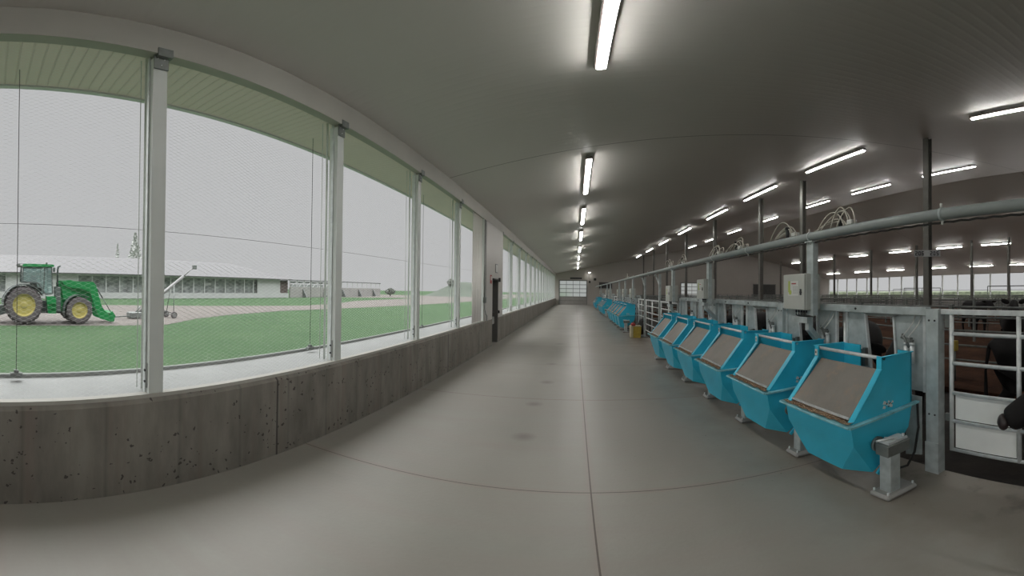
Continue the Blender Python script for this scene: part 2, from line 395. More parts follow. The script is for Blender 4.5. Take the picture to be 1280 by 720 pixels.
# end walls and right wall
def gable(y0, y1, holes):
    """gable wall with rectangular holes (x0,x1,z1) standing on the floor"""
    mb = MB(); xs = XW-.27
    for (x0, x1, z0, z1) in sorted(holes):
        mb.prism([(xs, -.4), (x0, -.4), (x0, zc(x0)), (xs, zc(xs))], 1, y0, y1)
        mb.prism([(x0, z1), (x1, z1), (x1, zc(x1)), (x0, zc(x0))], 1, y0, y1)
        if z0 > 0: mb.prism([(x0, -.4), (x1, -.4), (x1, z0), (x0, z0)], 1, y0, y1)
        xs = x1
    pts = [(xs, -.4), (XE+.1, -.4), (XE+.1, zc(XE))]
    if xs < XR: pts.append((XR, ZR))
    pts.append((xs, zc(xs))); mb.prism(pts, 1, y0, y1); return mb
struct('wall_far', gable(YF, YF+.2, [(-2.05, 1.45, 0, 3.15), (14.2, 17.3, 0, 3.0)]), M['endwall'])
struct('wall_near', gable(YB-.2, YB, []), M['endwall'])  # unseen wall behind the camera, added to enclose the barn for its lighting
struct('wall_right', MB().box((XE, YB, -.4), (XE+.2, YF, 1.0)), M['concp'])
struct('trim_7', MB().box((XE, YB, 4.0), (XE+.15, YF, 4.1)), M['header'])

# ------------------------------------------------------------------ chicken wire bays (left)
PITCH = 2.25; POSTW = .12
def wire_mesh(y0, y1, z0, z1, cw=.036, ch=.032, r=.0004, r2=.00075):
    verts = []; faces = []
    def seg(a, b, rr):
        i = len(verts); ay, az = a; by, bz = b
        L = sqrt((by-ay)**2+(bz-az)**2); ny, nz = -(bz-az)/L*rr, (by-ay)/L*rr
        for (py, pz) in (a, b):
            verts.extend([(rr, py, pz), (-.6*rr, py+ny, pz+nz), (-.6*rr, py-ny, pz-nz)])
        for k in range(3): faces.append((i+k, i+(k+1) % 3, i+3+(k+1) % 3, i+3+k))
    nc = int((y1-y0)/cw); nr = int((z1-z0)/ch)
    cw = (y1-y0)/nc; ch = (z1-z0)/nr; h = cw*.30
    for i in range(nc+1):
        for j in range(nr):
            off = ch/2 if i % 2 else 0
            yc = y0+i*cw; zc_ = z0+j*ch+off
            if zc_ > z1: continue
            a, b = (yc-h/2, zc_), (yc+h/2, zc_); seg(a, b, r2)   # twisted pair
            if i < nc:
                n2 = (yc+cw-h/2, zc_+ch/2); n3 = (yc+cw-h/2, zc_-ch/2)
                if n2[1] <= z1: seg(b, n2, r)
                if n3[1] >= z0: seg(b, n3, r)
    me = bpy.data.meshes.new('wire_mesh'); me.from_pydata(verts, [], faces); me.materials.append(M['wire']); return me
WM = wire_mesh(POSTW, PITCH, .85, 3.73)
def make_window(n, y):
    w = thing('window_%d' % n, None, None, (XW, y, 0), kind='structure')
    p = MB().box((-.16, -.0, .83), (-.045, POSTW, 3.70)).build('post', M['white'], w)
    MB().box((-.125, -.008, .90), (-.075, .002, 1.10)).build('fixing_plate', M['white2'], p)
    b = MB().box((-.042, .0, 3.58), (-.030, POSTW+.002, 3.73)).box((-.044, .015, 3.70), (.012, POSTW+.02, 3.79)).build('bracket', M['galvd'], p)
    each('bolt_head', M['galvl'], b, [MB().tube((-.031, dy, dz), (-.024, dy, dz), .006, 8) for dy, dz in ((.03, 3.69), (.085, 3.685), (.06, 3.62))])
    each('bolt_head', M['ink'], p, [MB().tube((-.10, -.008, dz), (-.10, -.016, dz), .011, 10) for dz in (.95, 1.04)])
    o = bpy.data.objects.new('wire_mesh', WM); C.objects.link(o); o.parent = w; o.location = (-.11, 0, 0)
    each('mesh_batten', M['galvl'], w, [MB().box((-.125, POSTW, .86), (-.095, POSTW+.012, 3.73)), MB().box((-.125, PITCH-.012, .86), (-.095, PITCH, 3.73))])
    MB().tube((-.21, .015, .86), (-.21, .015, 3.79), .013, 8).build('curtain_guide', M['white'], w)
    MB().tube((-.26, -.01, .86), (-.26, -.01, 3.79), .004, 8).build('pull_cord', M['white'], w)
    return w
ys = [1.17+PITCH*k for k in range(-6, 4)]
k = 1
wproto = make_window(k, ys[0])
allw = ys[1:]+[12.70+PITCH*i for i in range(0, 16)]
for y in allw:
    if 9.0 < y < 12.0: continue
    k += 1; w = copy_tree(wproto); w.name = 'window_%d' % k; w.location[1] = y
for i, (y, lb) in enumerate(((.22, 'thin dark cable clamped to the ledge left of the first window post'), (3.72, 'thin dark cable clamped to the ledge just left of the second window post'), (7.35, 'thin dark cable clamped to the ledge left of the fourth window post'))):
    t = thing('curtain_cable', lb, 'cable', (XW-.68, y, 0)); MB().tube((0, 0, .88), (0, 0, 3.8), .0035, 6).build('wire_rope', M['dark'], t)
    MB().box((-.03, -.055, .885), (.03, .055, .925), .006).box((-.02, -.02, .925), (.02, .02, .95)).build('cable_clamp', M['galvd'], t)
# closing post next to the wall panel
struct('trim_8', MB().box((XW-.16, 10.08, .83), (XW-.02, 10.2, 3.73)), M['white'])

# far windows on the right-hand wall
def far_window(n, y):
    w = thing('window_%d' % n, None, None, (XE, y, 0), kind='structure')
    MB().box((-.02, 0, 1.0), (.14, .14, 4.0)).build('post', M['white'], w)
    MB().box((.02, .14, 2.02), (.06, PITCH, 2.06)).build('mid_rail', M['dark'], w)
    MB().box((-.01, .14, 1.0), (.14, PITCH, 1.05)).build('window_sill', M['white'], w)
    return w
k = 40; fw = far_window(k, 1.17-PITCH*6)
for i in range(1, 28):
    k += 1; w = copy_tree(fw); w.name = 'window_%d' % k; w.location[1] = 1.17-PITCH*6+PITCH*i

# ------------------------------------------------------------------ translucent curtain inside the last bay before the door
cb = MB(); rows = []
for i in range(41):
    y = 9.02+i*.024; x = XW-.045+.022*sin(i*.9)+.012*sin(i*2.3)
    rows.append([cb.bm.verts.new((x, y, z)) for z in (.87, 2.2, 3.6, 3.72)])
for A, B in zip(rows, rows[1:]):
    for q in range(3): cb.bm.faces.new((A[q], B[q], B[q+1], A[q+1])).smooth = True
cu = cb.build('curtain', M['curtain']); sm = cu.modifiers.new('t', 'SOLIDIFY'); sm.thickness = .003
tag(cu, 'whitish translucent plastic curtain hanging in the window bay before the doorway', 'curtain')
cd = thing('conduit', 'grey vertical conduit with junction box and curled cable left of the doorway', 'conduit', (XW+.03, 10.02, 0))
MB().tube((0, 0, 1.5), (0, 0, 3.70), .014, 10).tube((0, .14, 1.5), (0, .14, 3.7), .010, 8).build('tube', M['galvd'], cd)
MB().box((-.03, -.05, 1.36), (.04, .10, 1.52), .01).build('junction_box', M['galvd'], cd)
MB().path([(0, .02, 1.36), (.01, .0, 1.2), (.03, .05, 1.05), (.03, .16, 1.0), (.02, .25, 1.0), (.0, .30, .85)], .012).build('cable', M['galvd'], cd)

# door 1 in its deep opening
d1 = thing('door_1', None, None, (XW, DY0, 0), kind='structure')
MB().box((-.26, .0, .02), (-.21, .9, 2.07)).build('door_leaf', M['doorleaf'], d1)
MB().box((-.27, .84, 0), (-.005, .9, 2.09)).box((-.27, 0, 0), (-.005, .04, 2.09)).box((-.27, 0, 2.05), (-.005, .9, 2.09)).build('door_frame', M['doorleaf'], d1)
h = MB().tube((-.20, .80, 1.0), (-.12, .80, 1.0), .012, 8).tube((-.12, .80, 1.0), (-.12, .68, 1.0), .012, 8).build('door_handle', M['galvd'], d1)
MB().box((.0, .86, .96), (.05, .92, 1.06), .01).build('door_latch', M['dark'], d1)
MB().box((-.02, .05, 2.05), (.03, .92, 2.09)).box((.0, .90, 2.0), (.06, .97, 2.13)).build('door_closer', M['dark'], d1)
wn = thing('wall_notice', 'small white notice in a grey frame above the doorway in the left wall', 'notice', (XW, 11.70, 2.42))
MB().box((0, -.17, -.14), (.015, .17, .14)).build('frame', M['galvd'], wn); MB().box((.015, -.15, -.12), (.018, .15, .12)).build('paper', M['paper'], wn)
fs = thing('fire_sign', 'red and white fire notice on the wall panel left of the doorway', 'sign', (XW, 10.92, 2.05))
MB().box((0, -.09, -.13), (.012, .09, .13)).build('backing', M['red'], fs); MB().box((.012, -.06, -.03), (.015, .06, .09)).build('panel', M['paper'], fs)

# overhead doors in the far wall
def overhead(name, x0, x1, ztop, cols, gl):
    d = thing(name, None, None, (x0, YF, 0), kind='structure'); w = x1-x0
    ph = ztop/6
    MB().box((0, .05, 0), (w, .11, ph*2-.02)).build('door_panel', M['doorp'], d)
    MB().box((0, .045, ph-.015), (w, .05, ph+.015)).box((0, .045, 2*ph-.03), (w, .052, 2*ph+.01)).build('seam', M['dark'], d)
    fr = MB()
    for i in range(cols+1): fr.box((w*i/cols-.025, .05, 2*ph), (w*i/cols+.025, .11, ztop))
    for j in range(2, 7): fr.box((0, .05, ph*j-.035), (w, .11, ph*j+.035))
    fr.build('sash_frame', M['alu'], d)
    for i in range(cols):
        for j in range(2, 6):
            MB().box((w*i/cols+.025, .075, ph*j+.035), (w*(i+1)/cols-.025, .085, ph*(j+1)-.035)).build('pane', M['pane'], d)
    MB().box((-.12, -.03, 0), (0, .14, ztop+.1)).box((w, -.03, 0), (w+.12, .14, ztop+.1)).box((-.12, -.03, ztop), (w+.12, .14, ztop+.1)).build('door_frame', M['alu'], d)
    return d
overhead('door_2', -2.05, 1.45, 3.15, 4, 4)
overhead('door_3', 14.2, 17.3, 3.0, 4, 4)
tag(MB().box((-.7, YF-.04, 3.36), (.85, YF, 3.56)).build('name_board', M['ink']), 'long dark nameplate above the overhead door at the end of the aisle', 'sign')
d4 = thing('door_4', None, None, (25.2, YF, 0), kind='structure'); MB().box((0, -.05, 0), (3.7, 0, 2.95)).build('door_leaf', M['dark'], d4)
MB().box((-.1, -.07, 0), (0, 0, 3.05)).box((3.7, -.07, 0), (3.8, 0, 3.05)).box((-.1, -.07, 2.95), (3.8, 0, 3.05)).build('door_frame', M['alu'], d4)
w4 = thing('window_90', None, None, (3.1, YF, 0), kind='structure'); MB().box((0, -.04, 2.2), (1.7, 0, 2.95)).build('dark_pane', M['dark'], w4); MB().box((-.06, -.05, 2.14), (1.76, -.03, 2.2)).box((-.06, -.05, 2.95), (1.76, -.03, 3.01)).build('window_frame', M['alu'], w4)
lamp = thing('wall_lamp', 'small lit lamp on a bracket high on the end wall right of the overhead door', 'lamp', (1.75, YF, 4.0))
MB().tube((0, 0, -.55), (0, -.05, .2), .02).tube((0, -.05, .2), (.1, -.5, .25), .02).build('bracket', M['dark'], lamp)
MB().box((-.12, -.65, .2), (.2, -.45, .3), .02).build('housing', M['dark'], lamp); MB().box((-.09, -.63, .18), (.17, -.47, .2)).build('bulb', M['light'], lamp)
for x, z, s, lab in ((2.55, 3.35, .32, 'round black speaker mounted on the end wall beside the dark window'), (1.85, 3.0, .26, 'small black speaker mounted at the right edge of the overhead door')):
    sp = thing('wall_speaker', lab, 'speaker', (x, YF, z)); MB().box((-s*.5, -.2, -s*.5), (s*.5, -.02, s*.5), .04).build('cabinet', M['black'], sp)
    MB().tube((0, -.2, 0), (0, -.22, 0), s*.4, 16).build('grille', M['dark'], sp); MB().box((-.03, -.03, -.03), (.03, 0, .03)).build('mount', M['dark'], sp)

# ------------------------------------------------------------------ ceiling lights
def make_light():
    t = thing('ceiling_light', 'x', 'light')
    h = MB().box((-.075, 0, -.02), (.075, 2.85, .045), .015).box((-.03, .3, .045), (.03, .36, .10)).box((-.03, 2.5, .045), (.03, 2.56, .10)).build('housing', M['housing'], t)
    MB().box((-.055, .03, -.055), (.055, 2.82, -.02), .012).build('diffuser', M['light'], t)
    return t
LY = [-4.9, 1.25, 7.5, 12.35, 17.2, 23.2, 29.4, 35.5, 41.7]  # first position is unseen behind the camera, added for its light
rows = [(.25, 'over the aisle'), (7.4, 'in the row above the near pens'), (14.0, 'in the higher second row over the pens'), (22.8, 'in the row just beyond the roof ridge'), (29.4, 'in the middle row of the far roof slope'), (35.9, 'in the lowest row near the far windows')]
lp = None
for x, rl in rows:
    for i, y in enumerate(LY):
        if lp is None: lp = o = make_light()
        else: o = copy_tree(lp)
        zz = zc(x)-.09; o.location = (x, y, zz); o.rotation_euler = (0, -math.atan(SL) if x < XR else math.atan(SL), 0)
        o['label'] = ('long fluorescent light %s, %s' % (rl, (ORD[i-1]+' from the camera') if i else 'behind the camera'))
        o['group'] = 'fluorescent ceiling lights'

# ------------------------------------------------------------------ columns
CY = [6.1, 12.1, 15.6, 21.6, 27.7, 33.8, 39.8, 45.9]
def make_col(x):
    c = thing('steel_column', 'x', 'column', (x, 0, 0)); zt = zc(x)
    MB().box((-.09, -.09, -.02), (-.075, .09, zt)).box((.075, -.09, -.02), (.09, .09, zt)).box((-.09, -.008, -.02), (.09, .008, zt)).build('shaft', M['column'], c)
    MB().box((-.14, -.14, -.02), (.14, .14, .01)).build('base_plate', M['column'], c)
    return c
c0 = make_col(8.5)
for x, rl in ((8.5, 'between the near pens'), (28.3, 'in the far row')):
    base = c0 if x == 8.5 else make_col(x)
    for i, y in enumerate(CY):
        o = base if i == 0 else copy_tree(base)
        o.location = (x, y, 0); o['label'] = 'dark steel roof column %s, %s from camera' % (rl, ORD[i]); o['group'] = 'steel roof columns'
# pen number plate on the first column
seg7 = {'0': ['tttt', 1], }
def digits(mb, txt, x0, z0, h, y, w=.55, fr=None):
    """simple blocky digits facing -y... drawn along direction fr"""
    SEG = {'0': 'abcdef', '2': 'abged', '5': 'afgcd', '6': 'afgedc', '1': 'bc', '3': 'abgcd', '4': 'fgbc', '7': 'abc', '8': 'abcdefg', '9': 'abcdfg'}
    x = x0; W = h*w; t = h*.2
    for ch in txt:
        if ch != ' ':
            for s_ in SEG[ch]:
                q = {'a': (0, h-t, W, h), 'd': (0, 0, W, t), 'g': (0, h/2-t/2, W, h/2+t/2), 'b': (W-t, h/2, W, h), 'c': (W-t, 0, W, h/2), 'f': (0, h/2, t, h), 'e': (0, 0, t, h/2)}[s_]
                mb.box((x+q[0], y-.004, z0+q[1]), (x+q[2], y, z0+q[3]))
        x += W+h*.16
    return mb
ps = thing('pen_sign', 'white plate reading 206 and 205 on the nearest dark roof column', 'sign', (8.33, 5.99, 2.80), -math.atan2(8.33, 5.99)+.0)
MB().box((-.36, -.012, -.09), (.36, .0, .09)).build('plate', M['sign'], ps)
digits(MB(), '206', -.33, -.06, .12, -.012).build('number', M['ink'], ps); digits(MB(), '205', .08, -.06, .12, -.012).build('number', M['ink'], ps)

# ------------------------------------------------------------------ feed bins
BW = .87; BP = 1.22
def make_bin():
    """local: y 0 at near side plate, x absolute from aisle"""
    t = thing('feed_bin', 'x', 'feed bin')
    # trough with faceted bottom, open top
    b = MB(); W = BW
    def V(x, y, z): return b.bm.verts.new((x, y, z))
    rim = [V(1.83, 0, .68), V(1.83, W, .68), V(2.55, W, .72), V(2.55, 0, .72)]
    mid = [V(1.86, 0, .50), V(1.86, W, .50), V(2.50, W, .50), V(2.50, 0, .50)]
    fl, fr = V(1.93, .21, .2), V(1.93, W-.21, .2)
    sl, sr = V(2.08, 0.02, .185), V(2.08, W-.02, .185)
    bl, br = V(2.2, .16, .19), V(2.2, W-.16, .19)
    kl, kr = V(2.38, 0.02, .36), V(2.38, W-.02, .36)
    F = b.bm.faces.new
    F((rim[0], rim[1], mid[1], mid[0])); F((mid[0], mid[1], fr, fl)); F((mid[0], fl, sl)); F((mid[1], sr, fr))
    F((rim[0], mid[0], mid[3], rim[3])); F((rim[1], rim[2], mid[2], mid[1]))
    F((mid[0], sl, kl, mid[3])); F((mid[1], mid[2], kr, sr))
    F((fl, fr, br, bl)); F((fl, bl, sl)); F((fr, sr, br)); F((bl, br, kr, kl)); F((sl, bl, kl)); F((sr, kr, br))
    F((kl, kr, mid[2], mid[3])); F((rim[3], mid[3], mid[2], rim[2]))
    tr = b.build('trough', M['teal'], t); so = tr.modifiers.new('t', 'SOLIDIFY'); so.thickness = .012
    MB().beam((2.10, -.012, .17), (2.38, -.012, .45), .02, .03).build('edge_strip', M['teal'], tr)
    # rim flange
    r = MB().box((1.775, -.03, .672), (1.845, W+.03, .690), .004).beam((1.79, -.022, .680), (2.60, -.022, .722), .045, .016).beam((1.79, W+.022, .680), (2.60, W+.022, .722), .045, .016)
    r.build('rim', M['tealr'], t)
    # side plates with folded front flange
    prof = [(2.54, .70), (2.54, 1.19), (2.17, 1.19), (2.17, 1.09), (1.85, .69)]
    for y0, y1, inn in ((0, .006, 1), (W-.006, W, -1)):
        sp = MB().prism(prof, 1, y0, y1).build('side_plate', M['teal'], t)
        ya = y0 if inn > 0 else y1; fw_ = .055*inn
        fl_ = MB().prism([(ya, 1.19), (ya+fw_, 1.19), (ya+fw_, 1.08), (ya, 1.09)], 0, 2.160, 2.172)
        q = [(2.166, ya, 1.095), (2.166, ya+fw_, 1.095), (1.845, ya+fw_, .69), (1.845, ya, .69)]
        fl_.poly(q); fl_.poly([(x+.008, y, z-.008) for x, y, z in q][::-1])
        fl_.box((2.16, ya, 1.186), (2.54, ya-fw_*.45, 1.194))
        fl_.build('flange', M['teal'], sp)
    # back corner panels
    MB().box((2.53, 0, .70), (2.545, .15, 1.19)).build('back_panel', M['teal'], t)
    MB().box((2.53, W-.24, .70), (2.545, W, 1.19)).build('back_panel', M['teal'], t)
    MB().tube((2.19, .0, 1.172), (2.19, W, 1.172), .016, 12).build('top_bar', M['galvl'], t)
    # lid
    a = Vector((2.195, 0, 1.075)); c = Vector((1.868, 0, .725)); d = (c-a).normalized(); nrm = Vector((-d.z, 0, d.x))
    if nrm.x > 0: nrm = -nrm
    y0, y1 = .058, W-.058; lm = MB(); th = .014
    A = [(a.x, y0, a.z), (a.x, y1, a.z), (c.x, y1, c.z), (c.x, y0, c.z)]
    vs = [lm.bm.verts.new(p) for p in A]+[lm.bm.verts.new((p[0]-nrm.x*th, p[1], p[2]-nrm.z*th)) for p in A]
    for f in ((0, 1, 2, 3), (7, 6, 5, 4), (0, 4, 5, 1), (1, 5, 6, 2), (2, 6, 7, 3), (3, 7, 4, 0)): lm.bm.faces.new([vs[i] for i in f])
    lid = lm.build('lid', M['lid'], t)
    MB().beam((c.x-.004, y0, c.z-.002), (c.x-.004, y1, c.z-.002), .012, .018).build('lid_edge', M['galvl'], lid)
    # feed heap spilling at the lip
    fm = MB(); g = []
    for i in range(9):
        g.append([fm.bm.verts.new((1.80+i*.088, W*j/12, .700-.06*(i/8)+.024*random.random()-(.006 if i == 0 else 0))) for j in range(13)])
    for A_, B_ in zip(g, g[1:]):
        for j in range(12): fm.bm.faces.new((A_[j], A_[j+1], B_[j+1], B_[j])).smooth = True
    tag(fm.build('feed', M['feed'], t), kind='stuff')
    for (yy, xx) in ((.02, 1.90), (.06, 1.86), (W-.07, 1.84)):
        pass
    # number label at the top of the far flange
    MB().box((2.150, W-.045, 1.10), (2.158, W-.012, 1.16)).build('number_label', M['paper'], t)
    MB().box((2.148, W-.036, 1.122), (2.151, W-.022, 1.14)).build('number_print', M['ink'], t)
    # round pivot disc on the side
    MB().tube((2.10, -.004, .46), (2.10, -.03, .46), .065, 20).build('pivot_disc', M['galvd'], t)
    # emblem on near side plate: pale patches
    em = MB(); random.seed(3)
    for (dx, dz, s_) in ((-.05, .02, .02), (-.055, -.018, .017), (-.015, .0, .013), (0, .022, .012), (.02, .0, .014), (.03, -.02, .016), (.01, -.015, .008), (.045, .012, .012)):
        em.prism([(2.245+dx-s_, .775+dz-s_*.4), (2.245+dx+s_*.6, .775+dz-s_*.8), (2.245+dx+s_, .775+dz+s_*.4), (2.245+dx-s_*.3, .775+dz+s_)], 1, -.003, .0)
    em.build('emblem', M['paper'], t)
    em = MB()
    for (dx, dz, s_) in ((-.03, .012, .012), (.01, .01, .012), (-.005, -.018, .01), (.032, .0, .008)):
        em.prism([(2.245+dx-s_, .775+dz-s_*.4), (2.245+dx+s_*.6, .775+dz-s_*.8), (2.245+dx+s_, .775+dz+s_*.4)], 1, -.004, .0)
    em.build('emblem', M['ink'], t)
    return t
def make_pedestal():
    t = thing('bin_pedestal', 'x', 'pedestal')
    # local origin at base, near the bin's side
    MB().box((-.06, -.055, .02), (.06, .055, .40), .006).build('post', M['galv'], t)
    bp = MB().box((-.13, -.10, 0), (.22, .10, .05), .018).build('base_plate', M['concp'], t)
    each('anchor_bolt', M['galvl'], bp, [MB().tube((x, y, .04), (x, y, .075), .009, 8) for x in (-.10, .19) for y in (-.07, .07)])
    MB().box((-.10, -.07, .40), (.16, .06, .50), .006).build('load_cell_block', M['galvd'], t)
    MB().box((-.07, -.05, .498), (.15, .05, .52)).build('top_plate', M['galvl'], t)
    each('link_rod', M['galvl'], t, [MB().tube((-.12, .03, .53), (.02, -.02, .53), .010, 8), MB().tube((-.02, .04, .525), (.05, -.04, .525), .012, 8), MB().tube((.12, -.03, .51), (.12, -.03, .545), .012, 8)])
    MB().tube((-.02, .06, .46), (-.02, .105, .46), .05, 16).build('pivot', M['galvd'], t)
    return t
bin0 = make_bin(); ped0 = make_pedestal()
g1 = [2.0+BP*i for i in range(6)]; g2 = [15.6+BP*i for i in range(5)]; g3 = [25.6+BP*i for i in range(4)]; g4 = [35.+BP*i for i in range(3)]
first = True
where = {0: 'of the closest group', 1: 'of the second group', 2: 'of the third group', 3: 'of the farthest group'}
extra = ['nearest the camera beside the white gate', 'second from the white gate', 'third from the white gate', 'fourth from the white gate', 'fifth from the white gate', 'sixth from the white gate, before the gap']
for gi, g in enumerate((g1, g2, g3, g4)):
    for i, y in enumerate(g):
        o = bin0 if first else copy_tree(bin0); o.location = (0, y, 0)
        o['label'] = 'turquoise feed bin with sloping grey lid, '+(extra[i] if gi == 0 else '%s %s' % (ORD[i], where[gi])); o['group'] = 'turquoise feed bins along the fence'
        first = False
fp = True
for gi, g in enumerate((g1, g2, g3, g4)):
    for i, y in enumerate(list(g)+[g[-1]+BP]):
        o = ped0 if fp else copy_tree(ped0); o.location = (2.13, y-.115 if i == 0 else y-.175, 0); fp = False
        if i == 0: lab = 'before the first turquoise bin'
        elif i < len(g): lab = 'between %s and %s turquoise bins' % (ORD[i-1], ORD[i])
        else: lab = 'past the last turquoise bin'
        o['label'] = 'grey steel pedestal %s %s' % (lab, where[gi]); o['group'] = 'weighing pedestals between the bins'

# ------------------------------------------------------------------ feed barrier behind each bin
XF = 2.70
def make_barrier():
    t = thing('head_barrier', 'x', 'barrier')   # local y=0 at bin near side
    def sheet(name, poly, x=XF+.03):
        s = MB().prism(poly, 0, x, x+.012).build(name, M['galv'], t); return s
    s1 = sheet('side_panel', [(-.02, .78), (-.02, 1.5), (.36, 1.5), (.33, .95), (.30, .78)])
    MB().beam((XF+.02, .355, 1.5), (XF+.02, .30, .78), .02, .03).box((XF+.01, -.03, .78), (XF+.04, 0, 1.5)).build('panel_edge', M['galvl'], s1)
    s2 = sheet('side_panel', [(.74, 1.5), (1.03, 1.5), (1.03, .78), (.64, .78), (.66, .95)])
    MB().beam((XF+.02, .745, 1.5), (XF+.02, .65, .8), .02, .03).box((XF+.01, 1.01, .78), (XF+.04, 1.04, 1.5)).build('panel_edge', M['galvl'], s2)
    sheet('lower_panel', [(-.02, .16), (-.02, .75), (.16, .75), (.16, .12)], XF-.04)
    MB().tube((XF+.09, 1.14, -.12), (XF+.09, 1.14, 1.5), .02, 10).build('upright_pipe', M['galvl'], t)
    for k_, yy in enumerate((.10, .17)):
        c = MB().tube((XF-.02, yy, 1.05), (XF-.02, yy, 1.22), .024, 12).tube((XF-.02, yy, 1.22), (XF-.02, yy, 1.245), .030, 12).build('air_cylinder', M['galvl'], t)
        MB().path([(XF-.02, yy, 1.24), (XF-.05, yy+.02, 1.30), (XF-.03, yy-.03, 1.36), (XF+.0, yy-.06, 1.42), (XF+.02, yy-.08, 1.5)], .0055, 6).build('air_hose', M['paper'], c)
    MB().tube((XF-.03, .08, 1.26), (XF-.03, .22, 1.29), .014, 8).tube((XF-.04, .12, 1.20), (XF-.04, .20, 1.32), .012, 8).box((XF-.05, .1, 1.25), (XF-.01, .14, 1.29)).build('valve', M['galvd'], t)
    MB().box((XF-.05, .68, .95), (XF-.01, .72, 1.14)).box((XF-.05, .75, .9), (XF-.02, .79, 1.12)).build('catch', M['galvd'], t)
    MB().path([(XF-.05, .02, .7), (XF-.06, .0, .45), (XF-.09, .02, .2), (XF-.14, .06, .06), (XF-.22, .12, .03), (XF-.3, .13, .03)], .012, 6).build('cable', M['black'], t)
    return t
bar0 = make_barrier(); first = True
for gi, g in enumerate((g1, g2, g3, g4)):
    for i, y in enumerate(g):
        o = bar0 if first else copy_tree(bar0); o.location = (0, y, 0); first = False
        o['label'] = 'galvanised head barrier panels behind the %s turquoise bin %s' % (ORD[i], where[gi]); o['group'] = 'head barriers behind the bins'
# fence posts and beams
def make_fpost():
    t = thing('fence_post', 'x', 'post')
    MB().box((XF-.04, 0, -.0), (XF+.06, .13, 1.56)).build('tube', M['galv'], t)
    MB().box((XF-.052, -.004, .0), (XF-.04, .134, .32)).build('foot_sleeve', M['galv'], t)
    each('bolt', M['ink'], t, [MB().tube((XF-.039, yy, zz), (XF-.046, yy, zz), .009, 10) for yy in (.035, .095) for zz in (1.46, .6)]); return t
fpo = make_fpost()
posts = [1.80, 4.26, 6.70, 9.14, 15.42, 17.86, 20.3, 21.75, 25.4, 27.9, 30.4, 34.8, 37.2, 38.7]
for i, y in enumerate(posts):
    o = fpo if i == 0 else copy_tree(fpo); o.location = (0, y, 0)
    o['label'] = 'square galvanised fence post, %s' % ('between the white gate and the first turquoise bin' if i == 0 else ORD[i]+' counted from the white gate'); o['group'] = 'galvanised feed fence posts'
bm0 = None
for i, (a, b) in enumerate(((1.93, 4.26), (4.39, 6.70), (6.83, 9.14), (15.55, 17.86), (17.99, 20.3), (25.5, 27.9), (28.0, 30.4), (34.9, 37.2))):
    t = thing('fence_beam', 'galvanised square beam on top of the feed fence, %s span from the white gate' % ORD[i], 'beam', (XF, a, 1.5), group='galvanised beams on the feed fence')
    MB().box((-.04, 0, 0), (.04, b-a, .075), .004).build('tube', M['galv'], t)
    each('bolt', M['ink'], t, [MB().tube((-.039, yy, .04), (-.05, yy, .04), .012, 8) for yy in (.9, b-a-.5)])
    MB().prism([(.30, 0), (.82, 0), (.72, -.03), (.42, -.03)], 0, -.02, .0).build('stiffener', M['galvd'], t)

# ------------------------------------------------------------------ white/galvanised gates
def make_gate(L, rails, vs, boards, zt=1.56, name='pen_gate'):
    t = thing(name, 'x', 'gate')
    MB().box((-.022, -L, zt-.045), (.022, .10, zt), .004).build('top_rail', M['galvl'], t)
    for z in rails: MB().tube((0, -L, z), (0, 0, z), .017, 10).build('rail', M['galvl'], t)
    for y in vs: MB().tube((0, -y, rails[-1]-.01), (0, -y, zt-.04), .02, 10).build('upright', M['galvl'], t)
    for (ya, yb, za, zb) in boards: MB().box((.012, -yb, za), (.02, -ya, zb)).build('board', M['whitepanel'], t)
    each('hinge', M['galvd'], t, [MB().box((-.015, 0, .55), (.015, .06, .62)), MB().box((-.015, 0, 1.40), (.015, .06, 1.52))])
    return t
gt = make_gate(3.4, [1.35, 1.09, .82, .555, .27], [.0, .62, 1.9, 3.4], [(.03, .59, .575, .80), (.03, .59, .29, .535)])
gt.location = (XF+.02, 1.70, 0); gt['label'] = 'galvanised pipe gate with two white boards at the right edge'
for i, (y, L, lab) in enumerate(((11.25, 1.9, 'galvanised pipe gate just past the sixth turquoise bin'), (13.7, 2.2, 'galvanised pipe gate in the middle of the gap between bin groups'), (15.3, 1.4, 'galvanised pipe gate just before the second group of bins'), (24.9, 2.6, 'galvanised pipe gate between the second and third bin groups'), (34.2, 2.8, 'galvanised pipe gate before the farthest bin group'))):
    o = make_gate(L, [1.2, .97, .75, .52, .28], [0, L*.5, L], [], 1.44); o.location = (XF-.05, y, 0); o['label'] = lab
for i, y in enumerate((11.32, 13.82)):
    t = thing('gate_post', ['tall grey gate post with a diagonal brace under the long pipe, closer one', 'tall grey gate post with a diagonal brace and floor plate, nearer the yellow tub'][i], 'post', (2.62, y, 0), group='tall gate posts in the gap')
    MB().box((-.035, -.035, 0), (.035, .035, 2.28)).build('tube', M['galv'], t)
    MB().beam((-.0, .02, 1.9), (-.0, .55, 2.25), .04, .04).beam((-.15, 0, 2.25), (-.0, .8, 2.25), .04, .04).build('brace', M['galv'], t)
    MB().box((-.22, -.16, 0), (.10, .16, .03)).build('base_plate', M['galvd'], t)

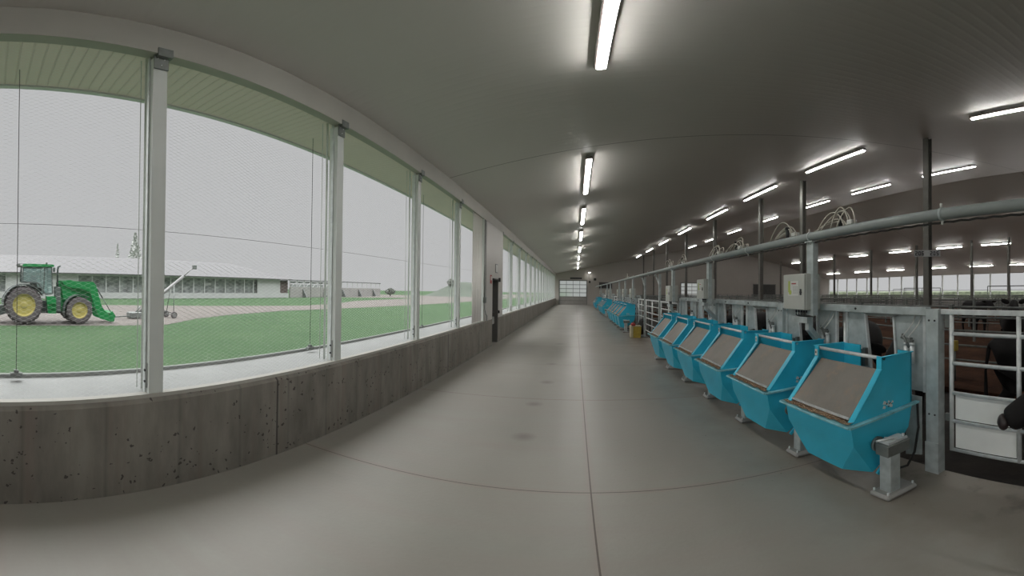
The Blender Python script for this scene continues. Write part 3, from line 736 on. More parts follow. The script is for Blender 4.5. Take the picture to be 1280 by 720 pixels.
# ------------------------------------------------------------------ long grey pipe with hangers, hoses
XP, ZP = 2.46, 2.335
pt = thing('overhead_pipe', 'long grey pipe running above the feed fence the length of the barn', 'pipe', (XP, 0, ZP))
MB().tube((0, -9, 0), (0, 45, 0), .048, 20).build('pipe_run', M['pipe'], pt)
b = MB()
pts = []; yy = -4
while yy < 14: pts.append((.02, yy, -.062-.006*(int(yy*14) % 2))); yy += .07
b.path(pts, .009, 6); b.build('cable_run', M['dark'], pt)
for y in (-1.4, 1.62, 3.35, 4.9, 6.3, 9.2, 12.4, 15.6):
    cl = MB().tube((0, y-.012, 0), (0, y+.012, 0), .056, 20).build('clamp', M['galv'], pt)
    each('clamp_bolt', M['paper'], cl, [MB().tube((-.02, y, .05), (-.02, y, .085), .010, 8), MB().tube((.0, y, -.05), (.0, y, -.09), .010, 8)])
def hoses(y, n, lab, w=1.):
    t = thing('hose_bundle', lab, 'hoses', (XP, y, ZP+.045), group='hose loops on the long pipe'); random.seed(int(y*10))
    for i in range(n):
        L = (.22+.22*random.random())*w; H_ = .08+.14*random.random(); y0 = random.uniform(-.12, .2)*w; dx = random.uniform(.0, .12)
        pts = [(dx*sin(pi*k/10), y0-L/2+L*k/10, H_*sin(pi*k/10)**.8+.0) for k in range(11)]
        MB().path(pts, .008, 6).build('hose', M['hose'], t)
    MB().tube((.05, .1*w, -.01), (.05, .1*w, .12), .022, 10).tube((.05, .1*w, .12), (.05, .1*w, .15), .03, 10).build('valve', M['black'], t)
    MB().box((-.02, -.1*w, 0), (.06, -.04*w, .05), .005).build('manifold', M['paper'], t)
    return t
for y, n, lab, w in ((2.78, 6, 'tangle of cream hoses over the pipe right of the nearest control box', 1.2), (3.78, 5, 'cream hose loops over the pipe left of the nearest control box', 1.3), (5.3, 5, 'cream hose loops on the pipe between the first and second control boxes', 1.4), (6.15, 4, 'cream hose loops on the pipe just right of the second control box', 1.3), (8.4, 4, 'small cream hose loops between the second and third control boxes', 1.5), (9.6, 4, 'small cream hose loops above the third control box', 1.5), (17.5, 4, 'small cream hose loops on the pipe over the second bin group', 2.)):
    hoses(y, n, lab, w)

# ------------------------------------------------------------------ control boxes on posts
def make_cbox(dy=.44, dz=.41):
    t = thing('control_box', 'x', 'control box')   # local origin: near-aisle lower corner, box spans y 0..dy, x 0..+.2
    MB().box((0.012, 0, 0), (.21, dy, dz), .006).build('body', M['boxgrey'], t)
    dr = MB().box((-.012, .004, .004), (.012, dy-.004, dz-.004), .005).build('door', M['boxgrey'], t)
    MB().tube((-.012, .07, .20), (-.022, .07, .20), .016, 14).tube((-.012, .07, .225), (-.022, .07, .225), .012, 12).tube((-.012, .07, .18), (-.022, .07, .18), .012, 12).build('latch', M['ink'], dr)
    lb = MB().box((-.014, .115, .16), (-.012, .33, .33)).build('label_sheet', M['paper'], dr)
    MB().box((-.016, .285, .20), (-.014, .325, .33)).tube((-.014, .285, .20), (-.016, .285, .20), .028, 16).build('label_stripe', M['lime'], lb)
    MB().box((-.016, .165, .292), (-.014, .255, .305)).build('label_heading', M['red'], lb)
    q = MB()
    for i in range(3):
        for j in range(4): q.box((-.016, .13+.035*i, .19+.022*j), (-.0145, .15+.035*i, .196+.022*j))
    q.build('label_print', M['galvd'], lb)
    MB().tube((.10, -.001, .07), (.10, -.012, .07), .016, 12).build('lock', M['ink'], t)
    for i in range(5):
        g = MB().tube((.05+.0*i, .05+.05*i, 0), (.05, .05+.05*i, -.03), .012, 8).build('cable_gland', M['ink'], t)
        MB().path([(.05, .05+.05*i, -.03), (.06, .07+.05*i, -.06), (.12, .1+.05*i, -.08), (.2, .1+.05*i, -.09)], .007, 6).build('cable', M['galvd'], g)
    MB().box((-.02, -.06, -.14), (.03, dy*.55, -.075)).box((.0, -.06, -.22), (.06, .0, -.075)).build('shelf_bracket', M['galv'], t)
    MB().beam((.03, -.03, -.2), (.24, .02, -.40), .06, .06).build('diagonal_brace', M['galv'], t)
    return t
cb0 = make_cbox()
# positions are set so the boxes stand on the fence line
for i, (x, y, z, sc_, lab) in enumerate(((2.38, 3.34, 1.51, 1., 'pale grey control box with lime striped label, closest to the camera'), (2.38, 6.58, 1.585, .92, 'pale grey control box second along the fence above the fifth bin'), (2.40, 9.2, 1.47, 1., 'pale grey control box third along the fence past the sixth bin'), (2.40, 15.9, 1.45, 1., 'pale control box over the first bin of the second group'), (2.40, 18.4, 1.45, 1., 'pale control box over the third bin of the second group'), (2.40, 20.9, 1.45, 1., 'pale control box over the fifth bin of the second group'), (2.40, 26.3, 1.45, 1., 'tiny pale control box over the third bin group, nearer one'), (2.40, 29., 1.45, 1., 'tiny pale control box over the third bin group, farther one'), (2.4, 36, 1.45, 1., 'tiny pale control box over the farthest bin group'))):
    o = cb0 if i == 0 else copy_tree(cb0); o.location = (x, y, z); o.scale = (1, sc_, sc_); o['label'] = lab; o['group'] = 'control boxes above the bins'
    t = thing('support_post', 'square galvanised post under the long pipe behind the %s control box' % ORD[i], 'post', (2.49, y-.03 if i else 3.30, 1.45), group='posts holding the long pipe')
    MB().box((-.035, 0, 0), (.035, .12, .84)).build('tube', M['galv'], t)
    MB().box((-.06, -.01, .82), (.06, .13, .835)).build('cap_plate', M['galv'], t)

# ------------------------------------------------------------------ pen fences in the barn
def pen_fence(loc, L, axis, lab, zt=1.5, rails=(.35, .65, .95, 1.22), step=3.05, seed=0):
    t = thing('pen_fence', lab, 'fence', loc, 0 if axis == 'y' else -pi/2, 'pen fences inside the barn')
    n = int(L/step)
    for i in range(n+1): MB().box((-.04, i*step-.04, -.02), (.04, i*step+.04, zt+.05)).build('post', M['galvd'], t)
    for z in rails+(zt,): MB().tube((0, 0, z), (0, n*step, z), .022, 6).build('rail', M['galvd'], t)
    return t
for i, x in enumerate((6.4, 11.5, 16.4, 20.6, 25.5, 32., 37.)):
    pen_fence((x, -9, 0), 57, 'y', 'grey pipe pen fence running along the barn, %s row back from the feed fence' % ORD[i], 1.42+.03*(i % 3), step=3.05 if i % 2 else 2.6)
for i, y in enumerate((9.9, 14.6, 21.7, 27.8, 34., 40.)):
    pen_fence((2.95, y, 0), 13.4 if i > 0 else 3.3, 'x', 'grey pipe divider fence crossing the near pens, %s from the camera' % ORD[i], 1.4, step=3.3 if i > 0 else 1.6)
for i, y in enumerate((3.5, 9.7, 15.8, 22., 28., 40.)):
    pen_fence((20.6, y, 0), 18, 'x', 'grey pipe divider fence crossing the far pens, %s from the camera' % ORD[i], 1.5)
for i, (x, y) in enumerate(((14.9, 5.2), (22.5, 17.), (18.0, 12.0))):
    t = thing('walkway_rail', ['pale pipe handrail frame standing in the mid pens, nearest', 'pale pipe handrail frame farther back near the far windows', 'pale pipe handrail frame between the other two'][i], 'railing', (x, y, 0), .2*i, 'handrail frames in the pens')
    for k_ in range(3): MB().tube((0, k_*1.1, -.02), (0, k_*1.1, 2.0), .02, 8).build('upright', M['galvd'], t)
    MB().tube((0, 0, 2.0), (0, 2.2, 2.0), .02, 8).build('top_rail', M['galvd'], t)
yb = thing('salt_lick', 'small yellow block on a post seen through the gate at the right', 'block', (6.1, 3.75, 0))
MB().box((-.06, -.06, .58), (.06, .06, .78), .01).build('block', M['yellow'], yb); MB().tube((0, 0, -.02), (0, 0, .58), .03).build('stand', M['galvd'], yb)

# yellow tub with red lid and black bag in the gap between bin groups
tb = thing('yellow_tub', 'yellow and cream plastic tub standing on the aisle floor before the second bin group', 'tub', (2.25, 13.6, 0))
MB().prism([(-.15, 0), (.18, 0), (.20, .42), (-.17, .42)], 1, 0, .36).build('body', M['yellow'], tb)
MB().box((-.19, -.012, 0), (-.10, .372, .44), .01).build('cream_edge', M['cream'], tb)
MB().box((-.18, -.02, .42), (.21, .38, .45), .01).build('rim', M['cream'], tb)
rc = MB(); 
for k_ in range(5): rc.ball((-.08+.07*random.random(), .05+.07*k_, .49), .085, (1, 1, .75))
tag(rc.build('red_cloth', M['red']), 'crumpled red cloth lying on top of the yellow tub', 'cloth').location = (2.22, 13.6, 0)
bb = MB().ball((0, 0, 0), .26, (1, 1.1, 1.)).ball((.08, .1, .22), .16).build('black_bag', M['black']); bb.location = (2.56, 14.25, .30)
tag(bb, 'black plastic bag slumped behind the yellow tub', 'bag')
st_ = MB(); st_.ball((0, 0, 0), .13, (1, 1, 1)).ball((.15, .1, -.02), .12)

# ------------------------------------------------------------------ cows
def make_cow(name, label, loc, rz, headz=.78, headx=-2.2, m='cowb', neckz=1.12, scale=1., turn=0.):
    t = thing(name, label, 'cow', loc, rz)
    V = []; Rr = []; Ed = []
    def add(p, r, par=None):
        V.append(p); Rr.append(r if isinstance(r, tuple) else (r, r)); i = len(V)-1
        if par is not None: Ed.append((par, i))
        return i
    pel = add((0, 0, 1.12), (.27, .27)); bel = add((-.42, 0, .98), (.34, .35), pel); che = add((-.92, 0, .98), (.31, .34), bel)
    sh = add((-1.2, 0, 1.10), (.21, .25), che); nk = add((-1.48, turn*.3, (1.16+neckz)/2), (.14, .18), sh)
    nk2 = add((-1.68, turn*.6, neckz), (.11, .14), nk); hx = headx; 
    po = add((-1.84, turn*.8, neckz-.02), (.115, .13), nk2)
    fc = add(((-1.84+hx)/2-.02, turn*.95, (neckz+headz)/2), (.105, .125), po); mz = add((hx+.05, turn*1.0, headz+.03), (.115, .118), fc); add((hx-.03, turn, headz-.0), (.105, .095), mz)
    ru = add((.30, 0, 1.16), (.20, .20), pel)
    t1 = add((.46, 0, 1.18), .035, ru); t2 = add((.52, 0, .85), .018, t1); t3 = add((.50, .03, .5), .03, t2); add((.5, .03, .38), .012, t3)
    for s in (-1, 1):
        a = add((-1.05, .17*s, .72), .10, che); b_ = add((-1.04, .17*s, .42), .058, a); c = add((-1.02, .17*s, .14), .04, b_); add((-1.07, .17*s, .03), .055, c)
        a = add((.10, .2*s, .85), (.13, .17), pel); b0 = add((.06, .21*s, .66), .095, a); b_ = add((.28, .2*s, .46), .055, b0); c = add((.20, .2*s, .14), .04, b_); add((.15, .2*s, .03), .055, c)
    me = bpy.data.meshes.new('body'); me.from_pydata(V, Ed, []); o = bpy.data.objects.new('body', me); C.objects.link(o); o.parent = t
    me.materials.append(M[m])
    sk = o.modifiers.new('skin', 'SKIN'); sk.use_smooth_shade = True
    for i, sv in enumerate(me.skin_vertices[0].data):
        sv.radius = Rr[i]; sv.use_root = (i == 0)
    ss = o.modifiers.new('sub', 'SUBSURF'); ss.levels = 2; ss.render_levels = 2
    for s in (-1, 1):
        e = MB(); e.ball((0, 0, 0), 1, (.03, .11, .055), 10); eo = e.build('ear', M[m], t); eo.location = (-1.80, turn*.8+.20*s, neckz+.07); eo.rotation_euler = (.35*s, 0, .35*s)
        MB().ball((-1.93+.0, turn*.85+.098*s, neckz-.06), .018).build('eye', M['ink'], t)
    MB().ball((hx-.042, turn, headz-.005), .078, (.6, 1., .85)).build('muzzle', M['cown'], t)
    t.scale = (scale,)*3
    return t
make_cow('cow', 'black cow pushing its muzzle through the gate at the right edge', (3.60, -.86, -.12), -1.08, headz=.82, headx=-2.22, neckz=1.08)
make_cow('cow', 'black cow standing with its rump to the gate, legs hidden by the white boards', (4.2, 1.60, -.12), pi/2, headz=.9, headx=-2.1, neckz=1.2)
make_cow('cow', 'black cow feeding behind the nearest turquoise bin', (4.70, 3.55, -.12), .5, headz=.92, headx=-2.12, neckz=1.13)
make_cow('cow', 'black cow with its back raised behind the second turquoise bin', (4.70, 4.77, -.12), .5, headz=.88, headx=-2.1, neckz=1.12)
make_cow('cow', 'black cow standing behind the third turquoise bin', (4.70, 6.0, -.12), .5, headz=.95, headx=-2.1, neckz=1.15)
make_cow('cow', 'black cow standing far back in the pen, seen between the gate rails', (9.7, 4.05, -.02), .42, headz=1.2, headx=-2.2, neckz=1.42, scale=1.02)
make_cow('cow', 'black cow whose head shows above the fence beam beside the gate', (13.6, 7.6, -.02), .9, headz=1.0, headx=-2.2, neckz=1.28, scale=1.05)
make_cow('cow', 'black cow behind the fifth turquoise bin', (4.70, 8.45, -.12), .5, headz=.95, headx=-2.1, neckz=1.15)

# ------------------------------------------------------------------ outside: ground, drive
GZ = -.3
tag(MB().box((-400, -200, GZ-.3), (XW-.28, 600, GZ)).build('lawn', M['grass']), 'green lawn outside the windows', 'grass', kind='stuff')
tag(MB().box((XE+.3, -200, GZ-.3), (400, 500, GZ)).build('stubble_field', M['gravel']), 'dull ground beyond the far right-hand windows', 'grass', kind='stuff')
near = [(-18.0, -60), (-18.0, .4), (-18.0, 2.8), (-17.6, 5.5), (-17.2, 8.8), (-19.8, 12.2), (-21.5, 16), (-23., 22.7), (-22.3, 30), (-20.8, 42), (-19.4, 54), (-17, 110), (-15, 220)]
far = [(-36.5, -60), (-36.5, .8), (-37.1, 4), (-37.1, 9), (-36, 13), (-34.6, 17.8), (-33, 21), (-31.5, 25), (-28.6, 32), (-30, 40), (-35, 52), (-38, 110), (-40, 220)]
gd = MB(); A = [gd.bm.verts.new((x, y, GZ+.012)) for x, y in near]; B = [gd.bm.verts.new((x, y, GZ+.012)) for x, y in far]
for i in range(len(near)-1): gd.bm.faces.new((A[i], A[i+1], B[i+1], B[i]))
tag(gd.build('gravel_drive', M['gravel']), 'tan gravel drive curving across the lawn', 'drive', kind='structure')
gd = MB(); gd.poly([(-53, 70, GZ+.02), (-26, 96, GZ+.02), (-30, 125, GZ+.02), (-75, 125, GZ+.02), (-75, 100, GZ+.02)])
tag(gd.build('gravel_yard', M['gravel']), 'pale gravel yard in front of the silage bays', 'yard', kind='structure')

# ------------------------------------------------------------------ tractor
def TY(px): d = px-29; return 1.62+d*.0412+d*d*1.7e-5
def TZ(py): return .59-(py-383)*.0413
def Z(x, y): return (TY(x/7.2), TZ(320+y/7.2))
tr = thing('tractor', 'green tractor with yellow wheels and front loader parked on the gravel drive', 'tractor', (0, 0, .035))
XT = -19.3
def side_poly(mb, pts, x0, x1): return mb.prism([Z(*p) for p in pts], 0, x0, x1)
def wheel(cx, cy, cz, Rt, w, nl, lab):
    wh = MB(); wh.lathe([(-w/2, Rt*.60), (-w/2, Rt*.86), (-w*.36, Rt*.955), (w*.36, Rt*.955), (w/2, Rt*.86), (w/2, Rt*.60), (w*.25, Rt*.58), (-w*.25, Rt*.58)], (cx, cy, cz), 'x', 48)
    for k_ in range(nl):
        a = 2*pi*k_/nl
        for s in (-1, 1):
            a0 = a+(pi/nl if s > 0 else 0); a1 = a0+.16
            q0 = Vector((cx+s*w*.50, cy+cos(a0)*Rt*.93, cz+sin(a0)*Rt*.93)); q1 = Vector((cx+s*.01, cy+cos(a1)*Rt*.975, cz+sin(a1)*Rt*.975))
            wh.beam(q0, q1, .055*Rt, .05*Rt*1.6)
    o = wh.build('tyre', M['tyre'], tr)
    rm = MB(); rm.lathe([(w*.30, Rt*.585), (w*.44, Rt*.60), (w*.44, Rt*.55), (w*.30, Rt*.50), (w*.14, Rt*.44), (w*.10, Rt*.28), (w*.30, Rt*.20), (w*.34, Rt*.14), (w*.34, .0001)], (cx, cy, cz), 'x', 40)
    rm.lathe([(-w*.30, Rt*.585), (-w*.44, Rt*.60), (-w*.1, Rt*.5), (-w*.1, .001)], (cx, cy, cz), 'x', 32)
    r_ = rm.build('rim', M['tyellow'], o)
    each('wheel_nut', M['tyellow'], o, [MB().tube((cx+w*.12, cy+cos(a)*Rt*.36, cz+sin(a)*Rt*.36), (cx+w*.16, cy+cos(a)*Rt*.36, cz+sin(a)*Rt*.36), Rt*.03, 8) for a in [2*pi*k_/8 for k_ in range(8)]])
    MB().tube((cx+w*.33, cy, cz), (cx+w*.38, cy, cz), Rt*.10, 16).build('hub', M['tyellow'], o)
    return o
for x in (XT+.85, XT-.85):
    wheel(x, 1.60, GZ+.955, .955, .58, 20, '')
    wheel(x, 4.42, GZ+.70, .70, .48, 16, '')
MB().tube((XT-.8, 1.6, GZ+.955), (XT+.8, 1.6, GZ+.955), .14).tube((XT-.8, 4.42, GZ+.7), (XT+.8, 4.42, GZ+.7), .10).box((XT-.3, 1.2, .2), (XT+.3, 4.6, .85), .05).build('chassis', M['tgrey'], tr)
# hood
hd = MB().prism([Z(520, 240), Z(600, 262), Z(720, 290), Z(800, 330), Z(812, 420), Z(800, 500), Z(520, 500)], 0, XT-.42, XT+.42)
hd.build('hood', M['tgreen'], tr)
MB().prism([Z(815, 340), Z(822, 340), Z(822, 470), Z(815, 470)], 0, XT-.36, XT+.36).build('grille', M['tgrey'], tr)
# cab
for xx in (XT-.78, XT+.72):
    cabn = MB()
    for p, q in (((200, 110), (195, 240)), ((445, 105), (460, 340)), ((200, 110), (445, 105)), ((460, 340), (400, 350)), ((330, 250), (400, 355)), ((200, 240), (330, 250)), ((388, 108), (380, 310))):
        a = Z(*p); b = Z(*q); cabn.beam((xx+.03, a[0], a[1]), (xx+.03, b[0], b[1]), .06, .07 if p != (388, 108) else .035)
    cab = cabn.build('cab_frame', M['tgrey'], tr)
gl = MB()
for xx in (XT-.76, XT+.74): gl.prism([Z(205, 112), Z(445, 108), Z(458, 335), Z(400, 345), Z(330, 250), Z(200, 238)], 0, xx, xx+.012)
gl.box((XT-.75, Z(203, 0)[0]-.01, TZ(352)), (XT+.75, Z(203, 0)[0], TZ(336))).box((XT-.75, Z(452, 0)[0], TZ(358)), (XT+.75, Z(452, 0)[0]+.01, TZ(336)))
gl.build('cab_glass', M['glass'], cab)
side_poly(MB(), [(215, 82), (450, 85), (468, 92), (465, 106), (200, 108), (190, 95)], XT-.85, XT+.85).build('cab_roof', M['tgreen'], tr)
side_poly(MB(), [(155, 82), (255, 84), (250, 104), (165, 102)], XT-.8, XT+.8).build('roof_lights', M['tgrey'], tr)
each('work_lamp', M['paper'], tr, [side_poly(MB(), [(a_, 87), (b_, 87), (b_, 99), (a_, 99)], XT+.79, XT+.815) for a_, b_ in ((172, 196), (215, 245))])
side_poly(MB(), [(415, 62), (430, 62), (430, 80), (415, 80)], XT-.05, XT+.05).build('beacon', M['tyre'], tr)
st = MB().box((XT-.3, TY(38), TZ(362)), (XT+.3, TY(46), TZ(346)), .04).box((XT-.3, TY(38), TZ(366)), (XT+.3, TY(52), TZ(360)), .04).build('driver_seat', M['tgrey'], cab)
MB().tube((XT, TY(55), TZ(366)), (XT, TY(52), TZ(354)), .04).build('steering_column', M['tgrey'], cab)
sw = MB(); pts = [(XT+.2*cos(a*pi/8), TY(51)+.08*sin(a*pi/8), TZ(353)+.17*sin(a*pi/8)) for a in range(17)]; sw.path(pts, .015, 6).build('steering_wheel', M['tgrey'], cab)
# rear fenders
for xx in (XT+.5, XT-1.15):
    fm = MB(); arc = []
    for k_ in range(13):
        a = R_(178-k_*12.5); arc.append((1.60+1.08*cos(a), GZ+.955+1.06*sin(a)))
    inner = [(1.60+(y-1.60)*.955, GZ+.955+(z-GZ-.955)*.955) for y, z in arc]
    for k_ in range(12): fm.prism([arc[k_], arc[k_+1], inner[k_+1], inner[k_]], 0, xx, xx+.65)
    fm.build('rear_fender', M['tgreen'] if 0 else M['tgrey'], tr)
for xx in (XT+.58, XT-1.08):
    fm = MB(); arc = [(4.42+.82*cos(R_(a)), GZ+.70+.80*sin(R_(a))) for a in range(55, 200, 12)]
    for p, q in zip(arc, arc[1:]): fm.prism([p, q, (q[0]*.97+4.42*.03, q[1]-.03), (p[0]*.97+4.42*.03, p[1]-.03)], 0, xx, xx+.5)
    fm.build('front_fender', M['tgrey'], tr)
side_poly(MB(), [(400, 365), (470, 365), (485, 380), (485, 515), (418, 515)], XT+.55, XT+.95).build('fuel_tank', M['tgreen'], tr)
each('step', M['tgreen'], tr, [side_poly(MB(), [(425, yv), (478, yv), (478, yv-8), (425, yv-8)], XT+.95, XT+1.05) for yv in (430, 470)])
side_poly(MB(), [(478, 280), (525, 280), (530, 500), (485, 500)], XT+.42, XT+.8).build('engine_side', M['tgrey'], tr)
e0, e1, e2, e3 = Z(508, 285), Z(508, 130), Z(512, 105), Z(530, 92)
MB().path([(XT+.5, *e0), (XT+.5, *e1), (XT+.5, *e2), (XT+.5, *e3)], .055, 10).build('exhaust', M['tgrey'], tr)
MB().tube((XT+.85, *Z(465, 150)), (XT+.95, *Z(465, 120)), .03).box((XT+.8, TY(63.3), TZ(341)), (XT+1.05, TY(65.6), TZ(336))).build('mirror', M['tgrey'], tr)
# loader: two arms with towers
for xx in (XT+.52, XT-.66):
    a = side_poly(MB(), [(535, 225), (620, 220), (690, 232), (815, 232), (842, 262), (900, 470), (985, 560), (1015, 545), (1010, 590), (975, 600), (880, 560), (840, 480), (790, 320), (760, 300), (600, 285), (560, 262)], xx, xx+.13)
    a.build('loader_arm', M['tgreen'], tr)
    side_poly(MB(), [(535, 232), (560, 240), (640, 330), (700, 330), (600, 400), (560, 400)], xx-.03, xx+.03).build('loader_tower', M['tgreen'], tr)
    MB().tube((xx+.06, *Z(830, 250)), (xx+.06, *Z(905, 380)), .035).tube((xx+.06, *Z(905, 380)), (xx+.06, *Z(980, 510)), .02).build('hydraulic_cylinder', M['tgrey'], tr)
each('cross_tube', M['tgreen'], tr, [MB().tube((XT-.6, *Z(*q)), (XT+.6, *Z(*q)), .05) for q in ((880, 480), (985, 570))])
ca = side_poly(MB(), [(970, 520), (990, 500), (1018, 545), (1015, 560), (1000, 600), (980, 595)], XT-.55, XT+.68); ca.build('tool_carrier', M['tgreen'], tr)
side_poly(MB(), [(-60, 450), (30, 450), (60, 520), (-60, 560)], XT-.4, XT+.4).build('rear_linkage', M['tgrey'], tr)

# grain auger
ag = thing('grain_auger', 'pale grain auger on two wheels standing on the drive behind the tractor', 'auger', (-21, 0, 0))
MB().tube((0, 8.7, .0), (0, 11.9, 2.37), .10, 14).build('tube', M['auger'], ag)
MB().tube((0, 11.9, 2.37), (0, 12.7, 3.02), .035, 10).build('upper_pipe', M['auger'], ag)
MB().box((-.1, 12.6, 2.86), (.1, 12.86, 3.14), .02).build('discharge_head', M['galvd'], ag)
for xx in (-.55, .55):
    w_ = MB().lathe([(-.05, .14), (-.06, .20), (0, .22), (.06, .20), (.05, .14)], (xx, 10.95, GZ+.22), 'x', 24).build('wheel', M['tyre'], ag)
    MB().tube((xx-.05, 10.95, GZ+.22), (xx+.07, 10.95, GZ+.22), .14, 16).build('wheel_rim', M['auger'], w_)
    MB().tube((xx*.9, 10.95, GZ+.3), (xx*.4, 11.1, 1.8), .025, 8).tube((xx*.9, 10.95, GZ+.3), (0, 9.6, .5), .022, 8).build('undercarriage', M['galvd'], ag)
MB().tube((-.55, 10.95, GZ+.22), (.55, 10.95, GZ+.22), .03).build('axle', M['galvd'], ag)
MB().box((-.3, 8.1, GZ+.05), (.3, 8.9, .12), .04).tube((0, 8.6, .1), (0, 8.9, .45), .05).build('intake_hopper', M['galvd'], ag)
MB().beam((0, 6.6, GZ+.1), (0, 8.2, GZ+.18), .10, .07).build('drawbar', M['galvd'], ag)

# ------------------------------------------------------------------ the long barn across the lawn
XB = -55.
bn = thing('long_barn', 'long low white barn with a row of open windows across the lawn', 'barn', (XB, 0, GZ))
MB().box((-.2, -60, 0), (0, 56.5, .95)).box((-.2, 2.2, .95), (0, 12.9, 3.5)).box((-.2, 47.8, .95), (0, 54., 3.6)).build('wall', M['barnwall'], bn)
MB().box((-.9, -60, .3), (-.75, 54, 3.6)).build('interior_screen', M['barnshade'], bn)  # flat sheet standing in for the shaded space behind the windows
MB().box((-.2, -60, 3.5), (.05, 54, 3.75)).build('eave_beam', M['barnpost'], bn)
MB().prism([(.8, 3.72), (-21, 7.9), (-42, 3.72), (-42, 3.9), (-21, 8.1), (.8, 3.86)], 1, -60, 56.8).build('roof', M['barnroof'], bn)
MB().box((-42, 56.3, 0), (-.2, 56.5, 3.7)).build('gable_wall', M['barnwall'], bn)
y = 13.0; 
while y < 47.9: MB().box((-.12, y-.07, .95), (.03, y+.07, 3.5)).build('window_post', M['barnpost'], bn); y += 2.25
y = 2.1
while y > -40: MB().box((-.12, y-.07, .95), (.03, y+.07, 3.5)).build('window_post', M['barnpost'], bn); y -= 2.25
for y, z in ((17.3, 3.0), (27., 2.0), (36, 2.3), (.6, 2.6), (1.2, 2.9), (21.5, 3.)): MB().box((-.6, y, z), (-.55, y+1.2, z+.14 if z > 2.5 else z+.45)).build('interior_panel', M['barnpost'], bn)
MB().box((-.15, 54.05, 0), (-.05, 56.3, 3.5)).build('door_leaf', M['barnred'], bn)
sb = thing('silage_bays', 'row of pale concrete silage bays with an open timber frame right of the white barn', 'silage bays', (XB, 0, GZ))
MB().box((-.3, 57, 0), (0, 95, 2.25)).build('bay_wall', M['concp'], sb)
MB().box((-.5, 57, 3.65), (.1, 95, 3.85)).build('top_beam', M['galvd'], sb)
for i in range(17): MB().box((-.15, 57+i*2.35-.06, 2.25), (0, 57+i*2.35+.06, 3.7)).build('frame_post', M['barnpost'], sb)
for i in range(6):
    y = 57.5+i*2.35
    MB().box((-.4, y, 2.3), (-.35, y+1.8, 2.85)).box((-.4, y, 3.1), (-.35, y+1.8, 3.5)).build('dark_slat', M['barnshade'], sb)
    MB().beam((-.1, y, 2.35), (-.1, y+1.8, 3.6), .12, .12).build('brace', M['barnpost'], sb)
for i in range(5):
    y = 61+i*7.4; MB().prism([(0, 0), (1.2, 0), (.1, 1.9), (0, 1.9)], 1, y, y+.25).build('buttress', M['galvd'], sb)

# hill, trees, wire
hl = MB(); n = 30; rings = []
for j in range(8):
    r = 1-j/7; rings.append([hl.bm.verts.new((-38+17*r*cos(2*pi*k_/n), 124+17*r*sin(2*pi*k_/n), GZ-.2+5.2*(cos(r*pi)*.5+.5))) for k_ in range(n)])
for A, B in zip(rings, rings[1:]):
    for k_ in range(n): hl.bm.faces.new((A[k_], A[(k_+1) % n], B[(k_+1) % n], B[k_])).smooth = True
tag(hl.build('grassy_mound', M['hill']), 'hazy grassy mound in the distance beyond the lawn', 'hill', kind='structure')
def tree(x, y, h, w, lab, seed, conif=False, z=GZ):
    random.seed(seed); t = thing('tree', lab, 'tree', (x, y, z)); MB().tube((0, 0, 0), (0, 0, h*.6), .18, 8, .05).build('trunk', M['galvd'], t)
    f = bmesh.new()
    for i in range(420):
        u = random.random(); zz = h*(.25+.75*u); rr = w*((1-u)*.95+.05 if conif else sin(pi*(.15+.8*u)))*random.random()**.5; a = random.random()*2*pi
        c = Vector((rr*cos(a), rr*sin(a), zz)); s = .22*w/2*random.uniform(.6, 1.3); d1_ = Vector([random.uniform(-1, 1) for _ in range(3)]).normalized()*s; d2_ = d1_.orthogonal().normalized()*s
        f.faces.new([f.verts.new(c+d1_), f.verts.new(c+d2_), f.verts.new(c-d1_), f.verts.new(c-d2_)])
    me = bpy.data.meshes.new('foliage'); f.to_mesh(me); f.free(); me.materials.append(M['leaf' if conif else 'leafd']); o = bpy.data.objects.new('foliage', me); C.objects.link(o); o.parent = t
tree(-110, 44.5, 19, 3.8, 'hazy conifer showing above the white barn roof, taller one', 1, True)
tree(-110, 38.6, 15.5, 1.6, 'hazy conifer showing above the white barn roof, smaller one', 2, True)
tree(-41.5, 119, 2.9, 1.5, 'small hazy tree on the grassy mound', 3, z=2.6)
tree(-53, 97.5, 2.4, 1.6, 'low grey bush at the end of the silage bays', 4)
wr = MB(); pts = [(-14, -14+i*3.0, 4.02+.0002*(i*3-16)**2) for i in range(24)]; wr.path(pts, .009, 5)
tag(wr.build('overhead_wire', M['dark']), 'thin dark overhead wire crossing the grey sky outside', 'wire')
# crop field beyond the far windows
cf = MB(); random.seed(5); rows_ = []
for i in range(60):
    rows_.append([cf.bm.verts.new((XE+38+dx, -60+i*4, GZ+.02+dz+random.uniform(-.12, .12))) for dx, dz in ((0, .15), (.5, 2.2), (3, 2.5), (60, 2.7))])
for A, B in zip(rows_, rows_[1:]):
    for q in range(3): cf.bm.faces.new((A[q], B[q], B[q+1], A[q+1]))
tag(cf.build('crop_field', M['corn']), 'pale green crop field beyond the far right-hand windows', 'crop', kind='stuff')

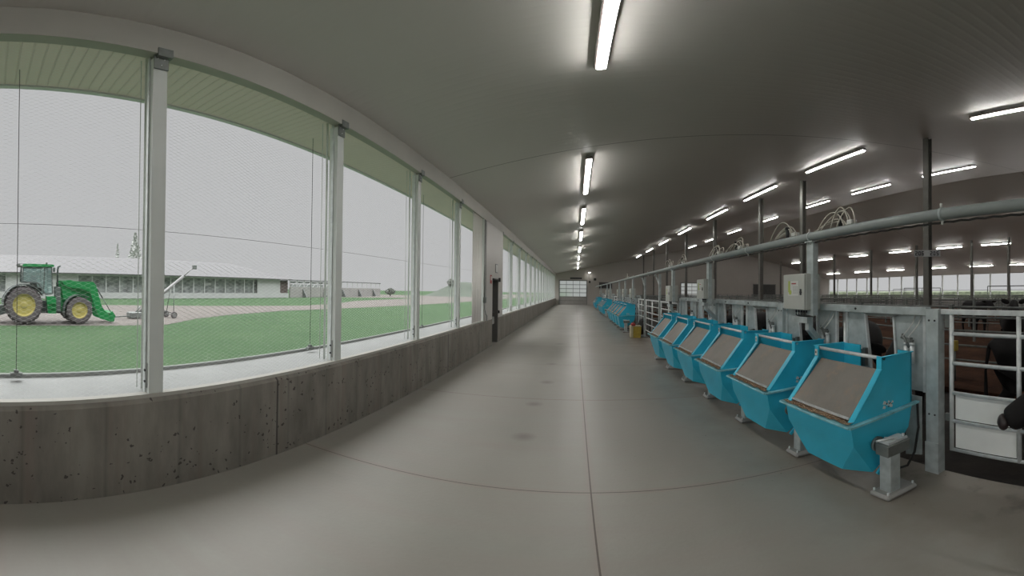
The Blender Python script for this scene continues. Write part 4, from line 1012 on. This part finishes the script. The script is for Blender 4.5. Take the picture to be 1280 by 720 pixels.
# ------------------------------------------------------------------ light: overcast sky
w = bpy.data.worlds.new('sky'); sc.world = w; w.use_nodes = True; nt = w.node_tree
bg = nt.nodes['Background']; tc = nt.nodes.new('ShaderNodeTexCoord'); sx = nt.nodes.new('ShaderNodeSeparateXYZ'); nt.links.new(tc.outputs['Generated'], sx.inputs[0])
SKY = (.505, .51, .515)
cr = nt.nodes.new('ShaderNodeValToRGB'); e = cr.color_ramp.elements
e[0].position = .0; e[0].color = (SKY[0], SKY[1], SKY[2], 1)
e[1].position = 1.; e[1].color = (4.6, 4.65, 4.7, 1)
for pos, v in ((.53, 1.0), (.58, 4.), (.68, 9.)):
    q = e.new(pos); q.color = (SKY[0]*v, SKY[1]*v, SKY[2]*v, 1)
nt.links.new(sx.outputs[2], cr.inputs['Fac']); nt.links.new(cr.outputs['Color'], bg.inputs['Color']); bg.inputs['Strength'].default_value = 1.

sl = bpy.data.lights.new('sky_fill_sun', 'SUN'); sl.energy = .8; sl.angle = R_(50); sl.color = (1, .99, .97)  # broad lamp added as fill, standing in for bright sky through the windows
so = bpy.data.objects.new('sky_fill_sun', sl); C.objects.link(so); so.rotation_euler = Vector((-.80, -.42, .52)).to_track_quat('Z', 'Y').to_euler()
# ------------------------------------------------------------------ camera: 360-degree style crop
cam = bpy.data.cameras.new('camera'); co = bpy.data.objects.new('camera', cam); C.objects.link(co); sc.camera = co
cam.type = 'PANO'
S_ = 464.415
def pset(k, v):
    for tgt in (cam, getattr(cam, 'cycles', None)):
        try: setattr(tgt, k, v)
        except Exception: pass
pset('panorama_type', 'EQUIRECTANGULAR')
pset('latitude_min', -360/S_); pset('latitude_max', 360/S_); pset('longitude_min', -640/S_); pset('longitude_max', 640/S_)
yaw, pit, rol = -.17052, .00833, -.01134
def cam_dir(d):
    cr_, sr = cos(rol), sin(rol); d = (cr_*d[0]+sr*d[2], d[1], -sr*d[0]+cr_*d[2])
    c, s = cos(pit), sin(pit); d = (d[0], c*d[1]-s*d[2], s*d[1]+c*d[2])
    c, s = cos(yaw), sin(yaw); return Vector((c*d[0]+s*d[1], -s*d[0]+c*d[1], d[2]))
rx, up, fwd = cam_dir((1, 0, 0)), cam_dir((0, 0, 1)), cam_dir((0, 1, 0))
co.matrix_world = Matrix(((rx.x, up.x, -fwd.x, 0), (rx.y, up.y, -fwd.y, 0), (rx.z, up.z, -fwd.z, 1.7), (0, 0, 0, 1)))
cam.clip_end = 2000

sc.view_settings.view_transform = 'Standard'; sc.view_settings.look = 'None'; sc.view_settings.gamma = 1; sc.view_settings.exposure = 0.
try: sc.view_settings.use_curve_mapping = False
except Exception: pass
cy = sc.cycles; cy.use_denoising = True; cy.max_bounces = 10; cy.diffuse_bounces = 6; cy.glossy_bounces = 4; cy.transmission_bounces = 6
cy.sample_clamp_indirect = 6; cy.caustics_reflective = False; cy.caustics_refractive = False
